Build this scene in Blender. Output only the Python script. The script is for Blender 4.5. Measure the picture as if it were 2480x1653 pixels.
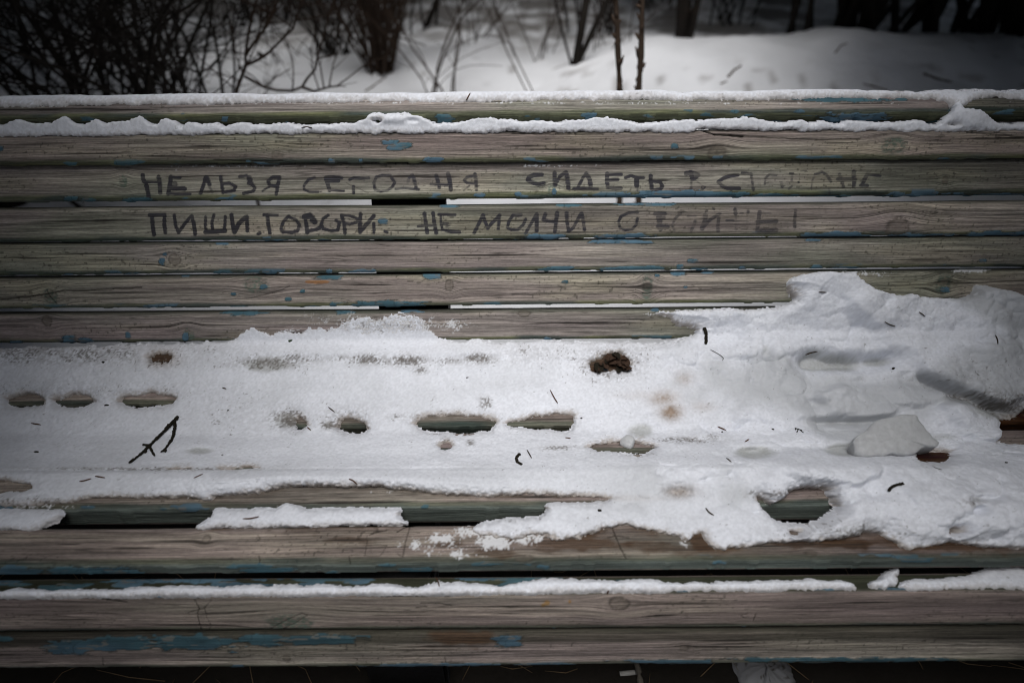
import bpy, math, random
import numpy as np
from mathutils import Vector, Matrix

# ------------------------------------------------------------------ camera, sky, sun, exposure
for o in list(bpy.data.objects):
    bpy.data.objects.remove(o)
SC = bpy.context.scene
COL = SC.collection
TH = math.radians(40.0); ROLL = math.radians(0.42)
FPX = 1653.33; CX, CY = 1240.0, 826.5          # survey of the photograph, 2480 px wide, 24 mm on 36 mm
CAM = np.array([0.0, -0.881, 1.179])
_f = np.array([0, math.cos(TH), -math.sin(TH)])
_u0 = np.array([0, math.sin(TH), math.cos(TH)]); _r0 = np.array([1.0, 0, 0])
RIGHT = math.cos(ROLL) * _r0 - math.sin(ROLL) * _u0
UP = math.sin(ROLL) * _r0 + math.cos(ROLL) * _u0
cam_d = bpy.data.cameras.new('camera'); cam = bpy.data.objects.new('camera', cam_d); COL.objects.link(cam)
cam.matrix_world = Matrix(((RIGHT[0], UP[0], -_f[0], CAM[0]), (RIGHT[1], UP[1], -_f[1], CAM[1]),
                           (RIGHT[2], UP[2], -_f[2], CAM[2]), (0, 0, 0, 1)))
cam_d.lens = 24; cam_d.sensor_width = 36; cam_d.clip_start = 0.05; cam_d.clip_end = 500
cam_d.dof.use_dof = True; cam_d.dof.focus_distance = 1.04; cam_d.dof.aperture_fstop = 2.2
SC.camera = cam

SUN_ELEV, SUN_AZ = 72.0, 180.0                  # overcast: a very soft high light falling through the slot in the added spruces
world = bpy.data.worlds.new('World'); SC.world = world; world.use_nodes = True
wn = world.node_tree; wn.nodes.clear()
w_out = wn.nodes.new('ShaderNodeOutputWorld'); w_bg = wn.nodes.new('ShaderNodeBackground')
w_sky = wn.nodes.new('ShaderNodeTexSky'); w_hs = wn.nodes.new('ShaderNodeHueSaturation')
w_sky.sky_type = 'NISHITA'; w_sky.sun_disc = False
w_sky.sun_elevation = math.radians(SUN_ELEV); w_sky.sun_rotation = math.radians(SUN_AZ)
w_sky.air_density = 1.0; w_sky.dust_density = 2.0
w_hs.inputs['Saturation'].default_value = 0.6
w_bg.inputs['Strength'].default_value = 0.05
wn.links.new(w_sky.outputs[0], w_hs.inputs['Color']); wn.links.new(w_hs.outputs[0], w_bg.inputs[0])
wn.links.new(w_bg.outputs[0], w_out.inputs[0])
sun_d = bpy.data.lights.new('sun', 'SUN'); sun = bpy.data.objects.new('sun', sun_d); COL.objects.link(sun)
sun_d.energy = 1.5; sun_d.angle = math.radians(38); sun_d.color = (1.0, 0.985, 0.965)
_e, _a = math.radians(SUN_ELEV), math.radians(SUN_AZ)
_dir = Vector((math.sin(_a) * math.cos(_e), math.cos(_a) * math.cos(_e), math.sin(_e)))
sun.rotation_euler = _dir.to_track_quat('Z', 'Y').to_euler()
SC.view_settings.view_transform = 'Standard'; SC.view_settings.look = 'None'
SC.view_settings.gamma = 1.0; SC.view_settings.use_curve_mapping = False
SC.view_settings.exposure = 0.90
SC.cycles.use_denoising = True; SC.cycles.filter_width = 1.0
SC.cycles.max_bounces = 6

# ------------------------------------------------------------------ survey helpers
def ray(u, v):
    d = _f + (u - CX) / FPX * RIGHT - (v - CY) / FPX * UP
    return d / np.linalg.norm(d)
def proj(P):
    D = P - CAM
    z = D @ _f
    return CX + FPX * (D @ RIGHT) / z, CY - FPX * (D @ UP) / z
def yz(v, z):                                    # point of the bench's section at height z
    a = TH + math.atan((v - CY) / FPX)
    return np.array([CAM[1] + (CAM[2] - z) / math.tan(a), z])
LEAN = math.radians(22)
def back(v, off=0.0):                            # point of the section on the leaning front of the backrest
    a = TH + math.atan((v - CY) / FPX)
    d = np.array([math.cos(a), -math.sin(a)]); s = np.array([math.sin(LEAN), math.cos(LEAN)])
    J = np.array([0.0 - off * math.cos(LEAN), 0.44 + off * math.sin(LEAN)])
    t, k = np.linalg.solve(np.array([[d[0], -s[0]], [d[1], -s[1]]]), J - CAM[1:])
    return J + k * s

# ------------------------------------------------------------------ noise
def _h(ix, iy, seed):
    n = (ix.astype(np.int64) * 374761393 + iy.astype(np.int64) * 668265263 + seed * 144665) & 0x7fffffff
    n = ((n ^ (n >> 13)) * 1274126177) & 0x7fffffff
    return ((n ^ (n >> 16)) & 0xffff).astype(np.float32) / 65535.0
def vnoise(x, y, seed=0):
    x0 = np.floor(x); y0 = np.floor(y); fx = (x - x0).astype(np.float32); fy = (y - y0).astype(np.float32)
    fx = fx * fx * (3 - 2 * fx); fy = fy * fy * (3 - 2 * fy)
    a = _h(x0, y0, seed); b = _h(x0 + 1, y0, seed); c = _h(x0, y0 + 1, seed); d = _h(x0 + 1, y0 + 1, seed)
    return a + (b - a) * fx + (c - a) * fy + (a - b - c + d) * fx * fy
def fbm(x, y, seed=0, oc=3):
    s = 0; a = 0.5; t = 0
    for k in range(oc):
        s = s + a * vnoise(x * 2 ** k + 13.7 * k, y * 2 ** k + 7.3 * k, seed + k); t += a; a *= 0.5
    return s / t
def sst(a, b, x):
    t = np.clip((x - a) / (b - a), 0, 1); return t * t * (3 - 2 * t)
def mix(a, b, t):
    t = np.asarray(t)[..., None]; return a * (1 - t) + np.asarray(b, np.float32) * t

# ------------------------------------------------------------------ mesh helpers
def mesh_np(name, V, F, mat, parent=None, attrs=None, smooth=True, ngons=None):
    me = bpy.data.meshes.new(name)
    V = np.asarray(V, np.float32); F = np.asarray(F, np.int32)
    loops = F.ravel(); sizes = np.full(len(F), F.shape[1] if len(F) else 4, np.int32)
    if ngons:
        for g in ngons:
            loops = np.concatenate([loops, np.asarray(g, np.int32)]); sizes = np.append(sizes, len(g)).astype(np.int32)
    starts = np.concatenate([[0], np.cumsum(sizes)[:-1]]).astype(np.int32)
    me.vertices.add(len(V)); me.vertices.foreach_set('co', V.ravel())
    me.loops.add(len(loops)); me.loops.foreach_set('vertex_index', loops.astype(np.int32))
    me.polygons.add(len(sizes)); me.polygons.foreach_set('loop_start', starts); me.polygons.foreach_set('loop_total', sizes)
    if smooth:
        me.polygons.foreach_set('use_smooth', np.ones(len(sizes), bool))
    for k, v in (attrs or {}).items():
        v = np.asarray(v, np.float32)
        if v.ndim == 2 and v.shape[1] == 3 and k == 'albedo':
            v = np.concatenate([v, np.ones((len(v), 1), np.float32)], 1)
            at = me.attributes.new(k, 'FLOAT_COLOR', 'POINT'); at.data.foreach_set('color', v.ravel())
        elif v.ndim == 2:
            at = me.attributes.new(k, 'FLOAT_VECTOR', 'POINT'); at.data.foreach_set('vector', v.ravel())
        else:
            at = me.attributes.new(k, 'FLOAT', 'POINT'); at.data.foreach_set('value', v.ravel())
    me.update(calc_edges=True); me.validate()
    o = bpy.data.objects.new(name, me); COL.objects.link(o)
    if mat: me.materials.append(mat)
    if parent: o.parent = parent
    return o
def tag(o, label=None, cat=None, group=None, kind=None):
    if label: o['label'] = label
    if cat: o['category'] = cat
    if group: o['group'] = group
    if kind: o['kind'] = kind
    return o
def empty(name, loc, label, cat, group=None):
    e = bpy.data.objects.new(name, None); COL.objects.link(e); e.location = loc; e.empty_display_size = 0.05
    return tag(e, label, cat, group)
def put(o, parent):                              # parent keeping the world position (parents are unrotated)
    o.parent = parent; o.matrix_parent_inverse = Matrix.Translation(-Vector(parent.location)); return o
def grid_faces(nx, ny, wrap=False):
    i = np.arange(nx - 1)[:, None]; j = np.arange(ny if wrap else ny - 1)[None, :]
    jn = (j + 1) % ny
    return np.stack([i * ny + j, (i + 1) * ny + j, (i + 1) * ny + jn, i * ny + jn], -1).reshape(-1, 4)
class Tubes:
    def __init__(s): s.V = []; s.F = []; s.n = 0
    def add(s, pts, rad, k=5):
        pts = np.asarray(pts, float); n = len(pts)
        rad = np.broadcast_to(np.asarray(rad, float), (n,))
        T = np.gradient(pts, axis=0); T /= np.linalg.norm(T, axis=1)[:, None] + 1e-12
        ref = np.array([0.31, 0.17, 0.93]) if abs(T[0, 2]) < 0.8 else np.array([0.9, 0.3, 0.1])
        A = np.cross(T, ref); A /= np.linalg.norm(A, axis=1)[:, None] + 1e-12; B = np.cross(T, A)
        an = np.linspace(0, 2 * np.pi, k, endpoint=False)
        R = pts[:, None] + rad[:, None, None] * (np.cos(an)[None, :, None] * A[:, None] + np.sin(an)[None, :, None] * B[:, None])
        s.F.append(grid_faces(n, k, True) + s.n)
        s.V.append(R.reshape(-1, 3)); m = s.n + n * k
        s.V.append(pts[[0, -1]]); an2 = np.arange(k)
        s.F.append(np.stack([np.full(k, m), s.n + an2, s.n + (an2 + 1) % k, np.full(k, m)], -1)[:, [0, 1, 2, 3]])
        e = s.n + (n - 1) * k
        s.F.append(np.stack([np.full(k, m + 1), e + (an2 + 1) % k, e + an2, np.full(k, m + 1)], -1))
        s.n = m + 2
    def quad(s, a, b, c, d):
        s.V.append(np.array([a, b, c, d])); s.F.append(np.array([[0, 1, 2, 3]]) + s.n); s.n += 4
    def build(s, name, mat, parent=None, attrs=None):
        V = np.concatenate(s.V); F = np.concatenate(s.F)
        q = F[F[:, 0] != F[:, 3]]; t = F[F[:, 0] == F[:, 3]][:, :3]
        o = mesh_np(name, V, q, mat, None, attrs, True, [list(x) for x in t])
        if parent: put(o, parent)
        return o

# ------------------------------------------------------------------ materials
def mat_new(name):
    m = bpy.data.materials.new(name); m.use_nodes = True
    nt = m.node_tree; return m, nt, nt.nodes['Principled BSDF']
def nd(nt, t, **kw):
    n = nt.nodes.new(t)
    for k, v in kw.items(): setattr(n, k, v)
    return n
def mat_wood():
    m, nt, b = mat_new('weathered_wood'); L = nt.links.new
    at = nd(nt, 'ShaderNodeAttribute', attribute_name='albedo'); gr = nd(nt, 'ShaderNodeAttribute', attribute_name='grain')
    mp = nd(nt, 'ShaderNodeMapping'); mp.inputs['Scale'].default_value = (14, 950, 1)
    L(gr.outputs['Vector'], mp.inputs['Vector'])
    n1 = nd(nt, 'ShaderNodeTexNoise'); n1.inputs['Scale'].default_value = 1.0; n1.inputs['Detail'].default_value = 3
    L(mp.outputs[0], n1.inputs['Vector'])
    mp2 = nd(nt, 'ShaderNodeMapping'); mp2.inputs['Scale'].default_value = (130, 700, 1)
    L(gr.outputs['Vector'], mp2.inputs['Vector'])
    n2 = nd(nt, 'ShaderNodeTexNoise'); n2.inputs['Scale'].default_value = 1.0; n2.inputs['Detail'].default_value = 2
    L(mp2.outputs[0], n2.inputs['Vector'])
    r1 = nd(nt, 'ShaderNodeMapRange'); r1.inputs['From Min'].default_value = 0.3; r1.inputs['From Max'].default_value = 0.7
    r1.inputs['To Min'].default_value = 0.48; r1.inputs['To Max'].default_value = 1.50
    L(n1.outputs['Fac'], r1.inputs['Value'])
    r2 = nd(nt, 'ShaderNodeMapRange'); r2.inputs['From Min'].default_value = 0.3; r2.inputs['From Max'].default_value = 0.7
    r2.inputs['To Min'].default_value = 0.84; r2.inputs['To Max'].default_value = 1.16
    L(n2.outputs['Fac'], r2.inputs['Value'])
    mm = nd(nt, 'ShaderNodeMath', operation='MULTIPLY'); L(r1.outputs[0], mm.inputs[0]); L(r2.outputs[0], mm.inputs[1])
    # paint and snow dust carry no grain
    pa = nd(nt, 'ShaderNodeAttribute', attribute_name='plain')
    mx = nd(nt, 'ShaderNodeMix'); mx.data_type = 'FLOAT'; L(pa.outputs['Fac'], mx.inputs[0]); L(mm.outputs[0], mx.inputs[2]); mx.inputs[3].default_value = 1.0
    vm = nd(nt, 'ShaderNodeVectorMath', operation='SCALE'); L(at.outputs['Color'], vm.inputs[0]); L(mx.outputs[0], vm.inputs['Scale'])
    L(vm.outputs[0], b.inputs['Base Color'])
    b.inputs['Roughness'].default_value = 0.82; b.inputs['Specular IOR Level'].default_value = 0.25
    bp = nd(nt, 'ShaderNodeBump'); bp.inputs['Strength'].default_value = 0.55; bp.inputs['Distance'].default_value = 0.0009
    L(mm.outputs[0], bp.inputs['Height']); L(bp.outputs[0], b.inputs['Normal'])
    return m
def mat_snow(name='snow', sc=1.0, bump=1.0):
    m, nt, b = mat_new(name); L = nt.links.new
    at = nd(nt, 'ShaderNodeAttribute', attribute_name='albedo'); ic = nd(nt, 'ShaderNodeAttribute', attribute_name='ice')
    L(at.outputs['Color'], b.inputs['Base Color'])
    rr = nd(nt, 'ShaderNodeMapRange'); rr.inputs['To Min'].default_value = 0.85; rr.inputs['To Max'].default_value = 0.32
    L(ic.outputs['Fac'], rr.inputs['Value']); L(rr.outputs[0], b.inputs['Roughness'])
    b.inputs['Specular IOR Level'].default_value = 0.3
    co = nd(nt, 'ShaderNodeTexCoord')
    n1 = nd(nt, 'ShaderNodeTexNoise'); n1.inputs['Scale'].default_value = 520 * sc; n1.inputs['Detail'].default_value = 3
    n2 = nd(nt, 'ShaderNodeTexNoise'); n2.inputs['Scale'].default_value = 120 * sc; n2.inputs['Detail'].default_value = 3
    L(co.outputs['Object'], n1.inputs['Vector']); L(co.outputs['Object'], n2.inputs['Vector'])
    b1 = nd(nt, 'ShaderNodeBump'); b1.inputs['Strength'].default_value = 0.35 * bump; b1.inputs['Distance'].default_value = 0.0012 / sc
    b2 = nd(nt, 'ShaderNodeBump'); b2.inputs['Strength'].default_value = 0.28 * bump; b2.inputs['Distance'].default_value = 0.004 / sc
    L(n2.outputs['Fac'], b2.inputs['Height']); L(n1.outputs['Fac'], b1.inputs['Height']); L(b2.outputs[0], b1.inputs['Normal'])
    L(b1.outputs[0], b.inputs['Normal'])
    return m
def mat_flat(name, col, rough=0.85, var=0.35, scale=60, spec=0.2):
    m, nt, b = mat_new(name); L = nt.links.new
    co = nd(nt, 'ShaderNodeTexCoord'); n1 = nd(nt, 'ShaderNodeTexNoise'); n1.inputs['Scale'].default_value = scale; n1.inputs['Detail'].default_value = 4
    L(co.outputs['Object'], n1.inputs['Vector'])
    cr = nd(nt, 'ShaderNodeMix'); cr.data_type = 'RGBA'
    cr.inputs[6].default_value = (*[c * (1 - var) for c in col], 1); cr.inputs[7].default_value = (*[min(1, c * (1 + var)) for c in col], 1)
    L(n1.outputs['Fac'], cr.inputs[0]); L(cr.outputs[2], b.inputs['Base Color'])
    b.inputs['Roughness'].default_value = rough; b.inputs['Specular IOR Level'].default_value = spec
    bp = nd(nt, 'ShaderNodeBump'); bp.inputs['Strength'].default_value = 0.4; bp.inputs['Distance'].default_value = 0.3 / scale
    L(n1.outputs['Fac'], bp.inputs['Height']); L(bp.outputs[0], b.inputs['Normal'])
    return m
WOOD = mat_wood(); SNOW = mat_snow(); GROUND = mat_snow('ground_snow', 0.12, 0.8)
METAL = mat_flat('dark_iron', (0.012, 0.012, 0.013), 0.6, 0.4, 40)
BARK = mat_flat('dark_bark', (0.020, 0.016, 0.013), 0.9, 0.5, 30)
BARK2 = mat_flat('brown_bark', (0.035, 0.022, 0.015), 0.9, 0.5, 60)
STALK = mat_flat('dry_stalk', (0.075, 0.052, 0.038), 0.9, 0.4, 120)
NEEDLE = mat_flat('brown_needle', (.085, .040, .022), 0.7, 0.4, 200)
NEEDLE_D = mat_flat('dark_needle', (.040, .027, .016), .8, .5, 260)
DARKBIT = mat_flat('dark_plant_bit', (0.016, 0.013, 0.008), 0.85, 0.6, 400)
STRAW = mat_flat('dry_straw', (0.22, 0.15, 0.085), 0.9, 0.4, 80)

# ------------------------------------------------------------------ outlines read off the photograph
def tr(pts, ox, oy, s): return [(ox + a / s, oy + b / s) for a, b in pts]
Z = 1.8976
A_ = lambda *p: tr(p, 0, 780, Z)
B_ = lambda *p: tr(p, 1240, 780, Z)
C_ = lambda *p: tr(p, 0, 380, Z)
D_ = lambda *p: tr(p, 1240, 380, Z)
E_ = lambda *p: tr(p, 1240, 1200, Z)
F_ = lambda *p: tr(p, 0, 1200, Z)
R1 = lambda *p: tr(p, 0, 0, Z)
R2 = lambda *p: tr(p, 1240, 0, Z)
MAIN = ([(-900, 850)] + A_((0, 122), (300, 118), (600, 108), (900, 103), (1085, 86), (1110, 45), (1160, 32), (1210, 44), (1250, 62), (1300, 32), (1400, 38),
        (1500, 36), (1600, 10), (1680, -14), (1760, -20), (1830, -34), (1900, -36), (1950, -6), (1985, 40), (2020, 84), (2100, 94), (2180, 84), (2250, 97), (2353, 95))
        + B_((60, 96), (120, 90), (170, 82), (250, 92), (500, 98), (735, 100), (800, 72), (850, 47), (846, 30), (800, 20))
        + D_((765, 778), (740, 755), (722, 738), (650, 716), (800, 706), (1000, 704), (1180, 703), (1265, 682), (1292, 652), (1266, 622), (1262, 585),
             (1290, 556), (1400, 540), (1480, 545), (1570, 538), (1560, 568), (1592, 590), (1640, 620), (1700, 650), (1800, 646), (1950, 660), (2080, 654),
             (2112, 622), (2122, 588), (2180, 602), (2250, 632), (2353, 672)) + [(2700, 770), (3300, 800), (3300, 1330)]
        + E_((2353, 248), (2250, 236), (2100, 226), (2000, 214), (1900, 236), (1830, 252), (1790, 236), (1740, 205), (1690, 176), (1610, 162), (1580, 185), (1520, 198),
             (1400, 212), (1300, 205), (1180, 214), (1100, 240), (1040, 242), (950, 247), (905, 225), (880, 175), (840, 168), (815, 210), (760, 190), (640, 155), (560, 142),
             (500, 130), (440, 140), (380, 175), (300, 195), (220, 200), (150, 182), (100, 178), (40, 195), (-30, 205), (-90, 190), (-150, 185), (-185, 160), (-160, 130), (-90, 120)) + E_((0, 108), (80, 100), (130, 96), (160, 66), (152, 42), (180, 30))
        + B_((260, 828), (400, 822), (455, 812), (400, 803), (180, 795), (60, 788))
        + A_((2353, 798), (2200, 796), (2000, 788), (1800, 762), (1650, 750), (1500, 756), (1400, 748), (1290, 758), (1200, 782), (1000, 800), (965, 826), (900, 806), (780, 800), (640, 806), (500, 800),
             (380, 812), (290, 830), (150, 838), (0, 842)) + [(-900, 1232)])
HOLES = [A_((36, 372), (45, 352), (75, 340), (120, 333), (180, 338), (212, 356), (205, 385), (150, 392), (110, 402), (40, 394)),
         A_((244, 360), (270, 348), (310, 350), (335, 340), (380, 332), (420, 340), (442, 362), (420, 384), (380, 396), (320, 396), (260, 388)),
         A_((542, 368), (570, 350), (620, 338), (700, 328), (760, 330), (810, 346), (806, 366), (780, 386), (690, 394), (610, 394), (560, 380)),
         A_((1360, 452), (1385, 440), (1412, 458), (1416, 480), (1395, 500), (1365, 500)),
         A_((1548, 492), (1565, 470), (1575, 450), (1600, 442), (1650, 452), (1680, 470), (1695, 490), (1690, 504), (1640, 516), (1590, 510)),
         A_((1905, 478), (1935, 442), (1990, 432), (2080, 426), (2180, 432), (2280, 452), (2282, 478), (2255, 506), (2200, 512), (2100, 518), (2000, 510), (1930, 500)),
         B_((-30, 470), (0, 455), (60, 442), (130, 428), (200, 420), (285, 424), (292, 450), (280, 490), (260, 506), (150, 500), (20, 490)),
         B_((340, 574), (400, 556), (470, 550), (560, 552), (600, 556), (650, 572), (655, 582), (630, 598), (600, 612), (520, 612), (440, 600), (370, 590)),
         B_((1850, 630), (1850, 600), (1900, 582), (1960, 590), (2012, 606), (2005, 632), (1960, 644), (1880, 644)),
         E_((1118, 10), (1145, 12), (1180, 34), (1215, 24), (1258, -4), (1250, -24), (1330, -40), (1435, -38), (1455, 8), (1490, 62), (1445, 92), (1410, 124), (1330, 132), (1240, 126), (1190, 106), (1150, 62)),
         B_((2215, 460), (2235, 448), (2300, 440), (2353, 400), (2480, 380), (2480, 560), (2300, 566), (2215, 556), (2205, 510)),
         A_((-120, 735), (0, 730), (90, 732), (148, 750), (150, 766), (100, 776), (0, 784), (-120, 790)),
         A_((775, 676), (820, 670), (878, 668), (878, 675), (820, 681), (776, 681)), A_((1010, 676), (1080, 671), (1190, 664), (1195, 670), (1100, 681), (1015, 681)),
         B_((365, 225), (358, 190), (385, 176), (425, 150), (470, 138), (505, 150), (520, 172), (548, 195), (540, 228), (500, 230), (470, 215), (440, 225), (400, 236)),
         A_((690, 168), (715, 148), (770, 140), (788, 160), (780, 182), (740, 194), (700, 186)),
         E_((1990, 152), (2010, 150), (2030, 175), (2015, 186), (1992, 172)), E_((1270, 162), (1318, 158), (1322, 178), (1290, 190), (1272, 182)),
         A_((2020, 578), (2035, 560), (2068, 552), (2080, 572), (2060, 588), (2030, 588))]
GAP_L = [(-900, 1285)] + F_((0, 156), (60, 152), (120, 158), (190, 148), (255, 122), (295, 84), (270, 66), (220, 76), (160, 66), (100, 70), (0, 62)) + [(-900, 1240)]
GAP_M = F_((900, 150), (935, 125), (975, 98), (985, 70), (1010, 62), (1060, 68), (1140, 66), (1200, 60), (1262, 62), (1290, 46), (1330, 36), (1375, 46), (1410, 70), (1440, 72),
           (1500, 55), (1600, 62), (1700, 60), (1835, 56), (1842, 72), (1830, 95), (1850, 112), (1872, 130), (1700, 136), (1400, 140), (1100, 144), (950, 148))
RAIL = ([(-900, 243)] + R1((0, 442), (120, 438), (300, 434), (450, 436), (600, 430), (750, 424), (900, 424), (1100, 420), (1300, 420), (1500, 414), (1700, 412), (1900, 408), (2100, 406), (2353, 406))
        + R2((100, 404), (300, 404), (500, 404), (640, 412), (720, 426), (800, 432), (860, 416), (960, 420), (1100, 414), (1350, 408), (1500, 400), (1560, 416), (1800, 424), (2000, 418), (2353, 420)) + [(3300, 218), (3300, 242)]
        + R2((2353, 458), (2250, 450), (2160, 452), (2090, 480), (2070, 492), (2110, 505), (2150, 510), (2190, 542), (2230, 562), (2290, 578), (2353, 570)) + [(3300, 300), (3300, 318)]
        + R2((2353, 604), (2150, 602), (2000, 604), (1700, 602), (1400, 598), (1150, 600), (1000, 592), (900, 588), (845, 592), (830, 608), (600, 606), (300, 604), (0, 606))
        + R1((2300, 608), (1900, 610), (1500, 612), (1100, 615), (700, 620), (350, 624), (0, 628)) + [(-900, 338), (-900, 312)]
        + R1((0, 578), (70, 550), (130, 566), (220, 570), (260, 546), (315, 540), (330, 572), (385, 580), (440, 548), (470, 572), (540, 560), (610, 546), (650, 528), (682, 572), (715, 576), (760, 545), (805, 552),
             (832, 588), (862, 560), (940, 578), (990, 564), (1030, 582), (1090, 566), (1200, 576), (1300, 570), (1400, 576), (1550, 570), (1640, 560), (1685, 543), (1712, 522), (1850, 515), (1930, 526), (1990, 566), (2090, 570), (2180, 542), (2353, 546))
        + R2((60, 560), (100, 548), (150, 556), (210, 566), (270, 550), (340, 556), (400, 540), (500, 550), (560, 566), (650, 566), (720, 550), (850, 556), (1000, 546), (1050, 540), (1130, 546), (1200, 572), (1280, 560), (1320, 549), (1380, 577), (1430, 555), (1500, 582),
             (1550, 554), (1700, 566), (1870, 560), (1950, 582), (1990, 560), (2012, 530), (2035, 500), (2032, 478), (2000, 462), (1900, 456), (1830, 452), (1700, 450), (1600, 452), (1400, 450), (1300, 458), (1000, 458), (850, 456), (760, 462), (600, 458), (400, 460), (200, 462), (0, 468))
        + R1((2200, 470), (2000, 470), (1800, 466), (1500, 474), (1200, 474), (1000, 478), (800, 484), (740, 476), (600, 480), (300, 486), (0, 490)) + [(-900, 276)])
RAIL_TOP_LINE = None
LOW_L = ([(-900, 1450)] + F_((0, 418), (100, 414), (230, 420), (330, 410), (520, 418), (640, 404), (800, 398), (1000, 400), (1200, 392), (1500, 394), (1650, 396), (1700, 388), (1760, 382), (1830, 386), (1880, 408), (1940, 400), (1990, 380), (2060, 378), (2160, 386), (2250, 394), (2353, 392))
         + E_((60, 376), (200, 364), (300, 366), (420, 376), (520, 372), (620, 366), (700, 384), (850, 376), (1000, 382), (1200, 372), (1400, 364), (1500, 372), (1560, 386), (1585, 405), (1560, 418), (1450, 428), (1200, 436), (900, 438), (600, 442), (300, 446), (0, 450))
         + F_((2300, 448), (2000, 462), (1500, 462), (1100, 464), (800, 466), (400, 470), (0, 476)) + [(-900, 1480)])
LOW_LUMP = tr([(1885, 1362), (1950, 1330), (2000, 1300), (2010, 1262), (2060, 1240), (2110, 1212), (2160, 1205), (2205, 1186), (2236, 1215), (2230, 1250), (2190, 1272), (2226, 1322), (2200, 1372), (2140, 1372), (2090, 1420), (2050, 1434), (1960, 1402)], 1700, 1120, 4.706)
LOW_R = E_((1770, 404), (1790, 380), (1830, 368), (1900, 368), (2000, 360), (2090, 346), (2150, 332), (2190, 314), (2353, 312)) + [(3300, 1360), (3300, 1424)] + E_((2353, 428), (2100, 430), (1900, 432), (1800, 430))

def chaikin(p):
    p = np.asarray(p, float); q = np.roll(p, -1, 0)
    return np.stack([p * .8 + q * .2, p * .2 + q * .8], 1).reshape(-1, 2)
def signed(U, V, polys, R=60.0):
    """distance to the outlines in survey px, positive inside"""
    d = np.full(U.shape, R, np.float32); ins = np.zeros(U.shape, bool)
    for pl in polys:
        p = chaikin(pl); q = np.roll(p, -1, 0)
        for (x0, y0), (x1, y1) in zip(p, q):
            if y0 != y1:
                lo, hi = min(y0, y1), max(y0, y1)
                ix = np.nonzero((V > lo) & (V <= hi))[0]
                if len(ix):
                    xc = x0 + (V[ix] - y0) * (x1 - x0) / (y1 - y0)
                    ix = ix[U[ix] < xc]; ins[ix] ^= True
            ix = np.nonzero((U > min(x0, x1) - R) & (U < max(x0, x1) + R) & (V > min(y0, y1) - R) & (V < max(y0, y1) + R))[0]
            if len(ix):
                dx, dy = x1 - x0, y1 - y0; L = dx * dx + dy * dy + 1e-9
                t = np.clip(((U[ix] - x0) * dx + (V[ix] - y0) * dy) / L, 0, 1)
                d[ix] = np.minimum(d[ix], np.hypot(U[ix] - x0 - t * dx, V[ix] - y0 - t * dy))
    return np.where(ins, d, -d)
def worley(x, y, seed=0):
    x0, y0 = np.floor(x), np.floor(y); d = np.full(np.shape(x), 9.0, np.float32)
    for i in (-1, 0, 1):
        for j in (-1, 0, 1):
            cx, cy = x0 + i, y0 + j
            d = np.minimum(d, np.hypot(cx + _h(cx, cy, seed) - x, cy + _h(cx, cy, seed + 1) - y))
    return d
def lumps(x, y, seed=0):                         # rounded clods
    return np.sqrt(np.clip(1 - (worley(x, y, seed) / .75) ** 2, 0, 1))
def gau(U, V, u, v, su, sv): return np.exp(-(((U - u) / su) ** 2 + ((V - v) / sv) ** 2))

# ------------------------------------------------------------------ bench section
BK = {1: (318, 392), 2: (400, 477), 3: (497, 578), 4: (583, 657), 5: (665, 739), 6: (753, 823)}
SECT = {}
for k, (a, b) in BK.items(): SECT['b%d' % k] = (back(388, -.012) if k == 2 else back(a), back(b), 0.027)
p1 = back(277); ang = math.radians(26)
SECT['b0'] = (p1 + 0.039 * np.array([math.cos(ang), math.sin(ang)]), p1, 0.030)
for nm, va, za, vb, zb, th in [('s0', 840, .44, 905, .42, .03), ('s1', 912, .418, 971, .405, .03), ('s2', 986, .402, 1030, .396, .03), ('s3', 1046, .395, 1090, .413, .03),
                               ('s4', 1099, .416, 1132, .436, .03), ('s5', 1138, .44, 1223, .44, .040), ('s6', 1267, .44, 1360, .437, .026),
                               ('s7', 1437, .408, 1524, .353, .034), ('s8', 1530, .35, 1612, .30, .03)]:
    SECT[nm] = (yz(va, za), yz(vb, zb), th)
XL, XR = -1.47, 1.14

# ------------------------------------------------------------------ marks on the wood (photograph px)
T5 = 5.229
WRITING = {}
def W(slat, ox, oy, *strokes):
    WRITING.setdefault(slat, []).extend((w / T5, al, tr(p, ox, oy, T5)) for w, al, p in strokes)
W('b2', 330, 400, (45, .9, [(85, 130), (95, 200), (125, 225)]), (45, .95, [(130, 260), (160, 395)]), (27, .8, [(120, 210), (290, 215)]), (45, .75, [(285, 150), (300, 210), (305, 350)]),
  (32, .85, [(430, 150), (555, 155)]), (45, .85, [(440, 150), (430, 240), (405, 360)]), (50, .85, [(430, 290), (610, 300)]), (32, .9, [(400, 355), (560, 370), (680, 370)]), (60, .5, [(430, 250), (490, 240)]),
  (38, .85, [(880, 150), (860, 230), (815, 355)]), (45, .8, [(890, 155), (930, 240)]), (25, .4, [(920, 260), (965, 340)]),
  (36, .9, [(1070, 145), (1085, 250), (1100, 345)]), (34, .9, [(1090, 235), (1180, 225), (1260, 270), (1240, 320), (1110, 340)]),
  (30, .9, [(1310, 145), (1400, 130), (1450, 190)]), (34, .85, [(1450, 190), (1420, 230), (1480, 255), (1505, 290), (1480, 330), (1360, 358)]), (56, .8, [(1430, 160), (1450, 225)]),
  (36, .85, [(1815, 150), (1795, 250), (1775, 365)]), (34, .85, [(1815, 150), (1730, 150), (1670, 200), (1690, 255), (1790, 265)]), (22, .7, [(1690, 270), (1600, 325)]))
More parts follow.
